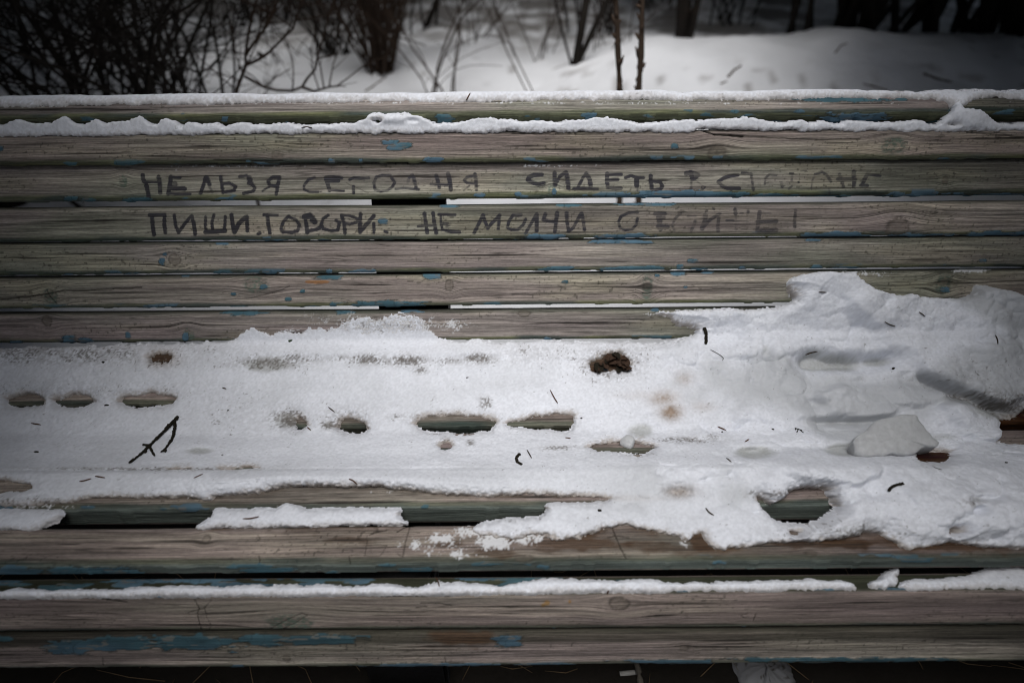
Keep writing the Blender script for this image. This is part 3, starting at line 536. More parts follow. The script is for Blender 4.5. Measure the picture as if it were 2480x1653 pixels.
    for (sw, al, pts) in WRITING.get(key, []):
        for (ax, ay), (bx, by) in zip(pts[:-1], pts[1:]):
            R = sw / 2 + 4
            ix = np.nonzero((U > min(ax, bx) - R) & (U < max(ax, bx) + R) & (V > min(ay, by) - R) & (V < max(ay, by) + R) & (FR > 0))[0]
            if not len(ix): continue
            L = (bx - ax) ** 2 + (by - ay) ** 2 + 1e-6; t = np.clip(((U[ix] - ax) * (bx - ax) + (V[ix] - ay) * (by - ay)) / L, 0, 1)
            wob = 1.5 * (g_line[ix] - .5)
            d = np.hypot(U[ix] - ax - t * (bx - ax), V[ix] - ay - t * (by - ay)) + wob
            ink[ix] = np.maximum(ink[ix], sst(sw * .62 + 1.0, sw * .62 - .9, d) * al)
    if WRITING.get(key):
        inkn = fbm(Xg * 25 + s, Qw * 420, seed + 111, 3)
        keep = np.clip(1.2 - sst(.56, .36, inkn) * (1.15 - ink) * 1.1, 0, 1)
        col = mix(col, [.030, .029, .036], np.clip(ink * 1.5, 0, .97) * keep)
    # --- flakes of blue paint
    fl = np.zeros_like(Q); rim = np.zeros_like(Q)
    for (u0, v0, u1, v1) in BLUE.get(key, []):
        cu, cv, hu, hv = (u0 + u1) / 2, (v0 + v1) / 2, (u1 - u0) / 2, (v1 - v0) / 2
        ix = np.nonzero((abs(U - cu) < hu * 1.35) & (abs(V - cv) < hv * 1.6) & (FR > 0))[0]
        if not len(ix): continue
        uu, vv = (U[ix] - cu) / hu, (V[ix] - cv) / hv
        d = (abs(uu) ** 3.0 + abs(vv) ** 2.6) ** (1 / 2.8) + 1.25 * (fbm(Xg[ix] * 70 + s, Q[ix] * 230, seed + 2, 4) - .44) + .5 * (fbm(Xg[ix] * 16 + s, Q[ix] * 420, seed, 2) - .5)
        fl[ix] = np.maximum(fl[ix], sst(1.14, 1.06, d)); rim[ix] = np.maximum(rim[ix], np.exp(-((d - 1.18) / .09) ** 2))
    # scattered small flakes along the lower edge
    rnd = fbm(Xg * 22 + s, Q * 70, seed + 17, 3); zone = sst(w - .010, w - .004, A) * FR * (Bq > -r * 1.2)
    thr = .70 if key[0] == 'b' else .74
    fl = np.maximum(fl, sst(thr, thr + .02, rnd) * zone * .9)
    if key == 's7': fl = np.maximum(fl, sst(.66, .68, fbm(Xg * 14 + s, Q * 60, seed + 19, 3)) * (A < .001) * FR * .85)
    bn = fbm(Xg * 40 + s, Q * 90, seed + 23, 3)
    blue = mix(np.tile(np.array([.085, .155, .210], np.float32), (len(Q), 1)), [.060, .130, .160], sst(.4, .65, fbm(Xg * 7 + s, Q * 20, seed + 29, 2)))
    blue = blue * (.65 + .7 * bn)[:, None]
    if key == 's8': blue = blue * .62  # paint on the lowest slat made darker where the light falls off
    crz = np.exp(-((fbm(Xg * 55, Q * 55, seed + 33, 2) - .5) / .012) ** 2)
    blue = mix(blue, [.02, .045, .055], crz * .75); blue = mix(blue, [.16, .15, .13], sst(.66, .74, fbm(Xg * 60, Q * 260, seed + 35, 3)) * .7)
    col = mix(col, [.03, .035, .03], rim * .75 * (1 - fl))
    col = col * (1 - fl[:, None]) + blue * fl[:, None]
    plain = np.maximum(plain, fl * .85); disp += fl * .0009
    if key == 'b5':
        ix = np.nonzero((abs(U - 768) < 36) & (abs(V - 682.5) < 6) & (FR > 0))[0]
        d = abs((U[ix] - 768) / 33) ** 3 + abs((V[ix] - 682.5) / 4.6) ** 2 + .9 * (fbm(Xg[ix] * 90, Q[ix] * 200, 5, 2) - .45)
        col[ix] = mix(col[ix], [.36, .17, .065], sst(1.1, .8, d) * .85)
    if key == 's7':
        for (ou, ov, orr) in ((1325, 1458, 7), (1316, 1463, 5), (1380, 1455, 5)):
            ix = np.nonzero((abs(U - ou) < 14) & (abs(V - ov) < 14) & (FR > 0))[0]
            col[ix] = mix(col[ix], [.30, .16, .03], sst(1.2, .5, np.hypot(U[ix] - ou, V[ix] - ov) / orr + .8 * (fbm(Xg[ix] * 200, Q[ix] * 200, 9, 2) - .5)) * .7)
    # --- frost and thin dusting of snow
    du = np.zeros_like(Q)
    grain_n = vnoise(Xg * 480, Q * 480, seed + 37) * .55 + fbm(Xg * 90, Q * 140, seed + 38, 3) * .45
    if key in ('s0', 's1', 's2', 's3', 's4', 's5', 's6', 'b6', 'b5'):
        ix = np.nonzero((FR > 0) & (U > -200) & (U < 2680))[0]
        sd = signed(U[ix], V[ix], [MAIN], 45)
        for hpl in HOLES:
            sd = np.minimum(sd, -signed(U[ix], V[ix], [hpl], 45))
        if key in ('s5', 's6'): sd = np.maximum(sd, signed(U[ix], V[ix], [GAP_L, GAP_M], 45))
        near = np.exp(-np.clip(-sd, 0, 99) / (7.0 if seat else 6.0))
        wet = np.exp(-np.clip(-sd, 0, 99) / 9.0) * sst(.35, .6, fbm(Xg[ix] * 30, Q[ix] * 60, seed + 43, 3))
        if key == 's6': col[ix] = mix(col[ix], [.075, .042, .022], wet * .8)
        elif seat: col[ix] = mix(col[ix], [.085, .062, .045], wet * .55)
        du[ix] = near * (.22 if seat else .5)
    for (cu, cv, su, sv, al) in DUST.get(key, []):
        ix = np.nonzero((abs(U - cu) < 2.3 * su) & (abs(V - cv) < 2.3 * sv) & (FR > 0))[0]
        du[ix] = np.maximum(du[ix], gau(U[ix], V[ix], cu, cv, su, sv) * al)
    dm = sst(.0, .30, du - (1 - grain_n) * 1.0 + .10) * sst(.03, .12, du)
    col = mix(col, [.72, .73, .75], dm * .85); plain = np.maximum(plain, dm); disp += dm * .0009
    col = np.clip(col, .004, .9)
    pos = base.copy()
    disp = disp * FR
    pos[:, 1] += (f[0] * NA + n[0] * NB) * disp; pos[:, 2] += (f[1] * NA + n[1] * NB) * disp
    # ragged flakes hang off the lower edge; slight waviness of each batten
    bend = .0016 * (fbm(Xg * 1.3 + s, Xg * 0 + s, seed + 47, 2) - .5)
    pos[:, 1] += n[0] * bend * 2; pos[:, 2] += n[1] * bend * 2 + f[1] * bend
    rag = sst(.60, .72, fbm(Xg * 60 + s, Xg * 0, seed + 53, 2)) * sst(r * .2, -r * .9, Bq + 0) * (A > w - r * 1.01) * FR * .0016
    pos[:, 1] += f[0] * rag; pos[:, 2] += f[1] * rag
    # rounded cut ends
    for xe, sg in ((x0, 1), (x1, -1)):
        dd = (Xg - xe) * sg
        t = 1 - np.sqrt(np.clip(1 - (1 - np.clip(dd / .012, 0, 1)) ** 2, 0, 1))
        cA, cB = w / 2, -T / 2
        sc_ = 1 - .55 * t
        dA, dB = (A - cA) * (sc_ - 1), (Bq - cB) * (sc_ - 1)
        pos[:, 1] += f[0] * dA + n[0] * dB; pos[:, 2] += f[1] * dA + n[1] * dB
    F = grid_faces(nx, k, True)[:, ::-1]
    gv = np.stack([Xg + s, Qw + seed * .013, np.full_like(Q, seed * .37)], 1)
    o = mesh_np(name, pos, F, WOOD, BENCH, {'albedo': col, 'grain': gv, 'plain': plain}, True,
                [list(range(k)), list(range((nx - 1) * k, nx * k))[::-1]])
    if label: o['label'] = label
    return o
xcut = float((2316 - CX) / FPX * ((np.array([0, SECT['b0'][1][0], SECT['b0'][1][1]]) - CAM) @ _f))
make_slat('b0', 'back_slat', 'rolled-back top slat, its wide face under a ribbon of snow', XL, xcut - .001)
make_slat('b0', 'back_slat', 'short end piece of the top slat beyond the snow-filled joint', xcut + .010, XR)
LBL = {'b2': 'back slat with the upper line of black marker writing', 'b3': 'back slat with the lower line of black marker writing', 'b1': 'cracked back slat with a splintered upper edge and blue paint chips', 'b5': 'back slat with a long crack and an orange scrape',
       's7': 'front seat slat turned down, snow along its upper edge', 's8': 'lowest front slat with a long patch of peeling blue paint', 's6': 'seat slat with carved marks and brown stains', 's5': 'seat slat with a tall dark green front edge'}
for kk in ('b1', 'b2', 'b3', 'b4', 'b5', 'b6'): make_slat(kk, 'back_slat', LBL.get(kk))
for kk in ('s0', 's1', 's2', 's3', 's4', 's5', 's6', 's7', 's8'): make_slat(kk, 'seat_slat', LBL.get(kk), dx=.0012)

def prism(name, sec, x0, x1, mat, parent):       # section polygon (y,z) pulled along x, edges softened
    sec = np.array(sec); k = len(sec); c = sec.mean(0); e = .003
    xs = [x0, x0 + e, x1 - e, x1]; V = []
    for i, x in enumerate(xs):
        s_ = sec if i in (1, 2) else c + (sec - c) * .97
        V += [(x, y, z) for y, z in s_]
    return mesh_np(name, V, grid_faces(4, k, True)[:, ::-1], mat, parent, None, False, [list(range(k)), list(range(3 * k, 4 * k))[::-1]])
bl = lambda z, off: (math.tan(LEAN) * (z - .44) + off / math.cos(LEAN), z)
for xc in (-.168, -1.32, .99):
    a, b = xc - .059, xc + .059
    prism('back_post', [bl(.30, .031), bl(.757, .031), bl(.748, .075), bl(.30, .085), (.115, 0), (.05, 0)], a, b, METAL, BENCH)
    prism('seat_bearer', [(.06, .36), (-.06, .355), (-.17, .352), (-.30, .37), (-.36, .385), (-.405, .37), (-.415, .30), (-.36, .29), (.02, .29)], a, b, METAL, BENCH)
    prism('front_leg', [(-.405, .288), (-.335, .288), (-.35, 0), (-.40, 0)], a, b, METAL, BENCH)

# ------------------------------------------------------------------ snow lying on the bench
def smooth_path(pts, ds):
    pts = np.array(pts, float); L = np.concatenate([[0], np.cumsum(np.linalg.norm(np.diff(pts, axis=0), axis=1))])
    s = np.arange(0, L[-1], ds); return np.stack([np.interp(s, L, pts[:, 0]), np.interp(s, L, pts[:, 1])], 1)
def sm(a, k):
    kk = np.ones(k) / k; p = np.pad(a, ((k, k), (0, 0)), mode='edge')
    return np.stack([np.convolve(p[:, i], kk, 'same') for i in range(2)], 1)[k:-k]
PIECES = {}
def snow_piece(name, label, path, normal, polys, holes, Tfun, dx=.0014, ds=.0014, ragged=1.0, seed=0, wmax=.014, color=None, group='patches of snow lying on the bench', smooth=9, xr=(XL, XR), drop=.004, fine=.55, ragfun=None, thinamt=.6):
    P = smooth_path(path, ds); P = sm(P, smooth)
    ns = len(P)
    if normal is None:
        T_ = np.gradient(P, axis=0); N = np.stack([-T_[:, 1], T_[:, 0]], 1); N = sm(N, 21)
        N /= np.linalg.norm(N, axis=1)[:, None]
    else: N = np.tile(np.array(normal) / np.linalg.norm(normal), (ns, 1))
    us = np.concatenate([np.array(p)[:, 0] for p in polys])
    dmin = .95; x_lo = max(xr[0], (us.min() - 30 - CX) / FPX * 1.4 if us.min() < CX else (us.min() - 30 - CX) / FPX * .8)
    x_hi = min(xr[1], (us.max() + 30 - CX) / FPX * 1.4 if us.max() > CX else (us.max() + 30 - CX) / FPX * .8)
    X = np.arange(x_lo, x_hi, dx); nx = len(X)
    Xg = np.repeat(X, ns); Sg = np.tile(np.arange(ns) * ds, nx)
    base = np.stack([Xg, np.tile(P[:, 0], nx), np.tile(P[:, 1], nx)], 1); Ng = np.stack([np.zeros(nx * ns), np.tile(N[:, 0], nx), np.tile(N[:, 1], nx)], 1)
    U, V = proj(base)
    sd = signed(U, V, polys, 60)
    for h in holes: sd = np.minimum(sd, -signed(U, V, [h], 60))
    mm = .66
    nz = (fbm(Xg * 62, Sg * 62, seed, 4) - .5) * 10.5 + (vnoise(Xg * 330, Sg * 330, seed + 3) - .5) * 4.0
    if ragfun is not None: nz = nz * ragfun(U, V)
    sdm = (sd * mm + nz * ragged * .75) * .001
    T = Tfun(U, V, Xg, Sg, sd) * .001
    up = sst(-.15, .45, np.gradient(sd.reshape(nx, ns), axis=1).ravel())      # edges that face away from the front melt thin, the others break off steep
    wv = np.clip(T * 1.1, .003, wmax) * (1 + 1.3 * up * thinamt)
    tt = np.clip(sdm / wv, 0, 1)
    h = T * np.sqrt(np.clip(1 - (1 - tt) ** 2, 0, 1))
    h = np.where(sdm < 0, np.maximum(sdm * 1.3 * drop / .004, -drop), h)
    gr = (lumps(Xg * 130, Sg * 130, seed + 14) - .5) * .0007 + (fbm(Xg * 45, Sg * 45, seed + 11, 3) - .5) * .0045 + (fbm(Xg * 160, Sg * 160, seed + 12, 2) - .5) * .0022 + (vnoise(Xg * 520, Sg * 520, seed + 13) - .5) * .0009
    h = h + fine * gr * sst(0, .006, sdm) * np.clip(T / .010, .25, 1.2)
    keep = sdm > -.0035
    pos = base + Ng * h[:, None]
    # colour of the snow itself: clean, dirty where it is thin, grey where it has turned to ice
    col = np.tile(np.array([.755, .775, .83], np.float32), (len(U), 1)); ice = np.zeros(len(U))
    col = col * (.90 + .18 * vnoise(Xg * 380, Sg * 380, seed + 41) )[:, None]
    dn = vnoise(Xg * 420, Sg * 420, seed + 21) * .6 + fbm(Xg * 60, Sg * 60, seed + 22, 3) * .4
    edge = np.exp(-np.clip(sdm, 0, 1) / .006)
    dirt = sst(.83, .92, dn + edge * .10) * .7
    if color is not None: col, ice, dirt = color(U, V, Xg, Sg, col, ice, dirt, dn, sdm)
    thin = sst(.012, -.001, sdm) * sst(.22, .62, dn + .25 * sst(.006, 0, sdm)) * thinamt * (.12 + 1.0 * up)
    col = mix(col, [.36, .315, .275], thin * .8)
    col = mix(col, [.10, .085, .07], np.clip(dirt, 0, 1) * .62)
    idx = np.full(len(U), -1); kp = np.nonzero(keep)[0]
    F = grid_faces(nx, ns)
    F = F[keep[F].all(1)]
    used = np.unique(F); idx[used] = np.arange(len(used))
    o = mesh_np(name, pos[used], idx[F], SNOW, None, {'albedo': np.clip(col[used], 0, .9), 'ice': ice[used]})
    if o.data.polygons and o.data.polygons[len(F) // 2].normal.dot(Vector(Ng[0])) < 0: o.data.flip_normals()
    tag(o, label, 'snow', group)
    Uf, Vf = proj(pos[used]); PIECES[label] = (pos[used], Uf, Vf)
    return o

seat_path = [SECT['s6'][1] + np.array([0.002, 0])]
for kk in ('s6', 's5', 's4', 's3', 's2', 's1', 's0', 'b6', 'b5', 'b4'):
    a, b, _t = SECT[kk]; seat_path += [b, a]
seat_path = seat_path[1:]
NB = (-math.sin(math.radians(38)), math.cos(math.radians(38)))
CHUNKS = [(B_((1330, 330), (1500, 290), (1700, 300), (1900, 310), (1945, 345), (1920, 385), (1850, 400), (1740, 420), (1680, 455), (1600, 462), (1500, 470), (1440, 450), (1380, 400)), 13, 9),
          (B_((1870, 395), (1960, 360), (2080, 405), (2200, 440), (2232, 475), (2205, 520), (2190, 555), (2100, 545), (1990, 520), (1930, 470)), 19, 9),
          (B_((1330, 560), (1420, 590), (1590, 625), (1650, 660), (1660, 700), (1500, 760), (1300, 740), (1100, 650), (1010, 640), (1140, 625)), 14, 10),
          (B_((1420, -60), (1560, 60), (1760, 200), (1820, 262), (1900, 300), (2050, 375), (2200, 430), (2353, 330), (2800, 300), (2800, -140), (1700, -160)), 15, 12),
          (B_((1000, -60), (1300, -70), (1280, 60), (1330, 230), (1180, 330), (1060, 260), (1020, 100)), 9, 26),
          (B_((1400, 215), (1560, 245), (1720, 215), (1790, 250), (1500, 285), (1350, 290)), 7, 12),
          (E_((1120, -30), (1160, 20), (1180, 80), (1215, 88), (1250, 60), (1262, 20), (1230, -40)), 12, 8),
          (E_((1440, -20), (1490, 60), (1440, 100), (1420, 150), (1560, 140), (1700, 150), (1800, 215), (1900, 200), (2100, 180), (2353, 190), (2353, 40), (1900, -60)), 9, 16),
          (A_((900, 700), (1300, 668), (1600, 670), (1900, 698), (2353, 715), (2353, 782), (2000, 772), (1500, 738), (1250, 742), (1000, 790)), 7, 22)]
def T_main(U, V, X, S, sd):
    seatz = sst(835, 860, V)
    t = 4.5 + 6.5 * seatz
    t -= 5.5 * gau(U, V, 100, 862, 420, 34)                      # thin crust at the back, left
    t -= 5.0 * gau(U, V, 700, 872, 160, 18) + 5.0 * gau(U, V, 900, 875, 130, 16) + 5 * gau(U, V, 1150, 872, 70, 14)
    t += 2.5 * gau(U, V, 352, 872, 12, 60) * (V < 900)
    t += 7 * sst(1140, 1160, V) * sst(1240, 1190, V) * sst(1500, 900, U) * sst(250, 560, U)     # drift along the front slats
    t -= 3.5 * np.exp(-((V - (1140 - .0055 * U)) / 4.0) ** 2) * sst(1500, 800, U)
    t += 6 * gau(U, V, 850, 1175, 260, 26)
    # heap on the right
    t += 34 * gau(U, V, 2120, 800, 260, 120) + 26 * gau(U, V, 2420, 860, 170, 110) + 14 * gau(U, V, 1800, 900, 220, 160) + 16 * gau(U, V, 2000, 690, 90, 50)
    t += 24 * gau(U, V, 1950, 1160, 260, 55) + 20 * gau(U, V, 2300, 1190, 220, 70) + 14 * gau(U, V, 1650, 1110, 200, 40)
    t += 22 * gau(U, V, 2230, 1010, 110, 45) + 16 * gau(U, V, 1900, 985, 170, 50)
    t += 16 * (fbm(X * 12, S * 12, 77, 4) - .5) * sst(1450, 1800, U) * 2 + 5 * (fbm(X * 7, S * 7, 78, 3) - .5)
    # hollows
    t -= 40 * gau(U, V, 1995, 885, 85, 20) + 26 * gau(U, V, 1960, 868, 30, 24) + 24 * gau(U, V, 2110, 880, 40, 14)
    t -= 15 * gau(U, V, 1835, 868, 16, 42)
    t -= 17 * gau(U, V, 2030, 1024, 95, 9) + 10 * gau(U, V, 1950, 985, 50, 14)
    t -= 30 * gau(U, V, 1815, 1096, 48, 14) + 30 * gau(U, V, 2040, 1092, 60, 16) + 8 * gau(U, V, 1940, 1086, 60, 10)
    cx = np.interp(U, [2180, 2205, 2260, 2320, 2380, 2470], [905, 925, 950, 968, 992, 1018])
    t -= 24 * np.exp(-((V - cx) / 10.0) ** 2) * sst(2175, 2215, U)
    t -= 14 * gau(U, V, 2320, 1205, 36, 9) + 18 * gau(U, V, 2320, 1232, 16, 12) + 9 * gau(U, V, 2100, 1195, 60, 16)
    t -= 9 * gau(U, V, 1618, 1000, 26, 20) + 5 * gau(U, V, 1590, 960, 40, 20) + 5 * gau(U, V, 1640, 920, 20, 20)
    t -= 8 * gau(U, V, 1640, 1190, 34, 14) + 6 * gau(U, V, 1550, 1045, 40, 18) + 6 * gau(U, V, 1680, 1068, 50, 10)
    t -= 6 * gau(U, V, 490, 1092, 40, 9) + 6 * gau(U, V, 700, 1020, 26, 20) + 5 * gau(U, V, 1845, 993, 18, 5)
    t -= 5 * gau(U, V, 60, 1045, 90, 16) + 4 * gau(U, V, 520, 1060, 120, 12)
    for pl, hh, ww in CHUNKS:
        t += 1.25 * hh * sst(-ww * .7, ww * 1.9, signed(U, V, [pl], 60) + 16 * (fbm(X * 34, S * 34, 61, 4) - .5)) * (1 - .35 * fbm(X * 18, S * 18, 62, 3))
    t += 11.0 * (fbm(X * 17, S * 17, 63, 3) - .5) * sst(840, 880, V) * (.5 + .8 * sst(1300, 1700, U))
    hz = sst(1420, 1750, U + 120 * (fbm(X * 6, S * 6, 64, 2) - .5))
    wx, ws = X + .012 * (fbm(X * 30, S * 30, 65, 2) - .5), S + .012 * (fbm(X * 30, S * 30, 66, 2) - .5)
    t += hz * (7.0 * lumps(wx * 30, ws * 34, 67) * sst(.35, .6, fbm(X * 9, S * 9, 68, 2)) + 2.6 * lumps(wx * 62, ws * 70, 69) * sst(.42, .62, fbm(X * 14, S * 14, 70, 2)))
    t += (1 - hz) * 1.6 * lumps(wx * 48, ws * 54, 71) * sst(.45, .65, fbm(X * 10, S * 10, 72, 2)) * sst(845, 885, V)
    t -= 5.5 * gau(U, V, 880, 775, 260, 40) * (V < 838)
    t -= 16 * gau(U, V, 1935, 1262, 90, 26) + 5 * gau(U, V, 1175, 1295, 75, 36)
    return np.clip(t, 1.6, 80)
def C_main(U, V, X, S, col, ice, dirt, dn, sdm):
    g = np.zeros_like(U)
    for (u, v, su, sv, a) in [(1995, 885, 95, 22, .9), (1960, 868, 34, 22, .6), (2110, 882, 45, 14, .7), (1835, 870, 18, 45, .5), (1815, 1096, 52, 16, 1), (2040, 1090, 60, 18, 1), (2030, 1024, 95, 10, .8), (1960, 985, 60, 18, .5), (2310, 975, 90, 16, .9), (2380, 1000, 90, 24, 1),
                              (1550, 1046, 42, 22, .8), (700, 1018, 34, 24, .9), (800, 1030, 14, 10, .8), (490, 1092, 42, 10, .8), (650, 885, 80, 20, .8), (1640, 1190, 36, 14, .4), (2320, 1206, 40, 8, .5), (2230, 1130, 90, 24, .4), (1920, 1160, 80, 20, .2), (1780, 1330 - 30, 30, 12, .4), (2260, 1060, 60, 14, .5)]:
        g = np.maximum(g, gau(U, V, u, v, su, sv) * a)
    g = sst(.25, .7, g + .35 * (fbm(X * 50, S * 50, 5, 3) - .5))
    ice = np.maximum(ice, g)
    col = mix(col, [.40, .41, .40], g * (.55 + .5 * dn))  # ice grey, made stronger in the hollows to stand for shade
    wet = sst(.50, .72, fbm(X * 7.5, S * 9, 81, 4)) * (.25 + .55 * sst(1350, 1700, U)) * sst(850, 890, V + 200 * sst(1500, 1700, U))
    col = mix(col, [.50, .515, .535], wet); ice = np.maximum(ice, wet * .7)
    br = np.zeros_like(U)
    for (u, v, su, sv, a) in [(1618, 1000, 26, 18, 1), (1600, 968, 34, 20, .6), (1650, 920, 22, 18, .35), (1690, 990, 30, 14, .25), (1560, 960, 70, 12, .2), (1640, 1190, 32, 14, .6), (1300, 1205, 260, 8, .35), (395, 868, 40, 22, .5)]:
        br = np.maximum(br, gau(U, V, u, v, su, sv) * a)
    br = br * (.55 + .9 * dn)
    col = mix(col, [.28, .19, .115], np.clip(br, 0, .85))
    sp = np.zeros_like(U)
    for (u, v, su, sv, a) in [(100, 858, 420, 30, .26), (20, 850, 120, 20, .12), (650, 880, 90, 18, .34), (725, 870, 60, 14, .3), (895, 873, 55, 13, .42), (985, 875, 50, 14, .5), (1020, 900, 18, 9, .4), (1095, 876, 40, 8, .3), (1160, 870, 40, 13, .48), (830, 868, 40, 8, .25), (380, 868, 60, 24, .3), (700, 1015, 44, 26, .42), (805, 1030, 24, 14, .36), (845, 1015, 60, 30, .25), (1175, 978, 14, 16, .4),
                              (1060, 1010, 130, 12, .2), (1290, 860, 130, 30, .14), (2400, 985, 90, 34, .34), (2330, 965, 70, 16, .3), (2300, 930, 160, 40, .1), (1480, 880, 80, 46, .3), (560, 1010, 120, 60, .08), (240, 950, 300, 30, .12), (1660, 1066, 70, 8, .36), (1720, 1058, 20, 8, .3), (1345, 1085, 40, 6, .35), (1640, 1190, 40, 16, .25),
                              (1850, 1195, 60, 12, .25), (2050, 1290, 160, 30, .22), (1500, 1290, 120, 20, .15), (1250, 1305, 80, 26, .28), (1620, 790, 60, 16, .2), (950, 790, 260, 16, .2), (360, 1135, 300, 4, .3), (1080, 1070, 14, 12, .4), (1140, 1072, 10, 8, .4), (900, 1190, 200, 10, .2), (100, 1215, 300, 14, .2), (2290, 1215, 30, 12, .3)]:
        sp = np.maximum(sp, gau(U, V, u, v, su, sv) * a)
    sp = sp * 1.3 * (1 - gau(U, V, 352, 866, 10, 60))
    col = mix(col, [.20, .185, .175], np.clip(sp * 1.5 * sst(.30, .62, .5 * fbm(X * 150, S * 150, 41, 3) + .5 * vnoise(X * 420, S * 420, 42)), 0, .8))
    dirt = np.maximum(dirt * .8, sst(.80, .92, dn + sp * .80))
    dirt = np.maximum(dirt, sst(.34, .50, sp * (.4 + dn)) * .85)
    # peppering of tiny specks over everything
    cell = _h(np.floor(X * 240), np.floor(S * 240), 5); fx = (X * 240) % 1 - .5; fy = (S * 240) % 1 - .5
    dirt = np.maximum(dirt, (cell > .993) * sst(.26, .12, np.hypot(fx, fy)) * .9)
    col = col * (.95 + .08 * fbm(X * 20, S * 20, 31, 3))[:, None]
    return col, ice, dirt
snow_piece('snow_sheet', 'large sheet of old snow over the seat, heaped against the backrest at one end', seat_path, NB, [MAIN], HOLES, T_main, seed=3, color=C_main, thinamt=1.0, ragfun=lambda U, V: 1.0 + 2.2 * gau(U, V, 880, 778, 300, 42) + .8 * gau(U, V, 1200, 1310, 500, 40) + .6 * gau(U, V, 150, 860, 500, 40))
gap_path = [SECT['s6'][1], SECT['s6'][0], SECT['s5'][1], SECT['s5'][0]]
snow_piece('snow_patch', 'short patch of snow in the slat gap at the dark end of the seat', gap_path, NB, [GAP_L], [], lambda U, V, X, S, sd: np.full(U.shape, 8.0), seed=5)
snow_piece('snow_patch', 'long flat-topped strip of snow in the gap before the dark green slat edge', gap_path, NB, [GAP_M], [], lambda U, V, X, S, sd: 8.0 + 2 * fbm(X * 20, S * 20, 4, 2), seed=7)
e0 = SECT['b0']; f0 = (e0[1] - e0[0]) / np.linalg.norm(e0[1] - e0[0]); n0 = np.array([f0[1], -f0[0]])
rail_path = [SECT['b1'][0] + np.array([-.0015, -.006]), e0[1] + np.array([-.001, -.001]), e0[1] - f0 * .03, e0[0], e0[0] + np.array([.012, -.006])]
def T_rail(U, V, X, S, sd):
    top = sst(268, 250, V - (-.0055 * (U - 1240)) * 0)
    t = 3.6 + 1.2 * top + 4 * gau(U, V, 950, 290, 80, 8) + 6 * gau(U, V, 2345, 285, 40, 30)
    t = t + 2.2 * (fbm(X * 14, S * 14, 9, 3) - .5) * 2
    t -= 6 * gau(U, V, 1000, 292, 14, 5) + 7 * gau(U, V, 2306, 301, 12, 5)
    return np.clip(t, 1.4, 30)
HOLE_R = tr([(1245, 545), (1290, 520), (1340, 510), (1385, 530), (1380, 558), (1320, 575)], 2080, 210, 5.8725)
HOLE_R2 = R1((1700, 552), (1740, 545), (1755, 556), (1735, 564))
snow_piece('snow_ridge', 'snow ribbon along the top rail with a jagged second line on the slat below it', rail_path, None, [RAIL], [HOLE_R, HOLE_R2], T_rail, seed=11, smooth=5, ragged=1.0, drop=.011, wmax=.008)
s7 = SECT['s7']; f7 = (s7[1] - s7[0]) / np.linalg.norm(s7[1] - s7[0]); n7 = np.array([f7[1], -f7[0]])
low_path = [s7[0] + f7 * .004, s7[0] + f7 * .0005 - n7 * .001, s7[0] - n7 * .016, s7[0] - n7 * .034, s7[0] - n7 * .040 + np.array([0, .004])]
def T_low(U, V, X, S, sd): return np.clip(9 + 5 * (fbm(X * 12, S * 12, 13, 3) - .5) * 2, 3, 20)
def shift(pl, dv):
    return [(u, v + dv * (1 if v < 1437 - .006 * (u - 1240) - 8 else 0)) for u, v in pl]
snow_piece('snow_strip', 'long snow strip along the front seat edge ending in a point at a dark gap', low_path, (-.25, .97), [shift(LOW_L, 9)], [], T_low, seed=13, smooth=3, wmax=.009)
snow_piece('snow_lump', 'small torn lump of snow alone in the dark gap on the front seat edge', low_path, (-.25, .97), [shift(LOW_LUMP, 6)], [], lambda *a: T_low(*a) + 4, seed=17, smooth=3, wmax=.012)
snow_piece('snow_strip', 'thicker snow strip on the front seat edge beyond the small torn lump', low_path, (-.25, .97), [shift(LOW_R, 10)], [], T_low, seed=19, smooth=3, wmax=.01)

# ------------------------------------------------------------------ things lying on the snow
MAINKEY = 'large sheet of old snow over the seat, heaped against the backrest at one end'
def on_snow(u, v, key=MAINKEY, lift=.0008):
    P, U, V = PIECES[key]; j = int(np.argmin((U - u) ** 2 + (V - v) ** 2)); p = P[j].copy()
    d = ray(u, v); t = (p - CAM) @ d                              # the point on the sight line beside the snow's surface
    return CAM + d * (t - lift * 1.2)
def dense(pts, n=4):
    pts = np.array(pts, float); t = np.linspace(0, len(pts) - 1, (len(pts) - 1) * n + 1)
    return np.stack([np.interp(t, np.arange(len(pts)), pts[:, i]) for i in range(pts.shape[1])], 1)
def curve_on(px, key=MAINKEY, lift=.001, n=4):
    p = np.array([on_snow(u, v, key, lift) for u, v in dense(px, n)])
    for _ in range(2): p[1:-1] = (p[:-2] + 2 * p[1:-1] + p[2:]) / 4
    return p
RAILKEY = 'snow ribbon along the top rail with a jagged second line on the slat below it'
LOWKEY = 'long snow strip along the front seat edge ending in a point at a dark gap'
GAPKEY = 'long flat-topped strip of snow in the gap before the dark green slat edge'
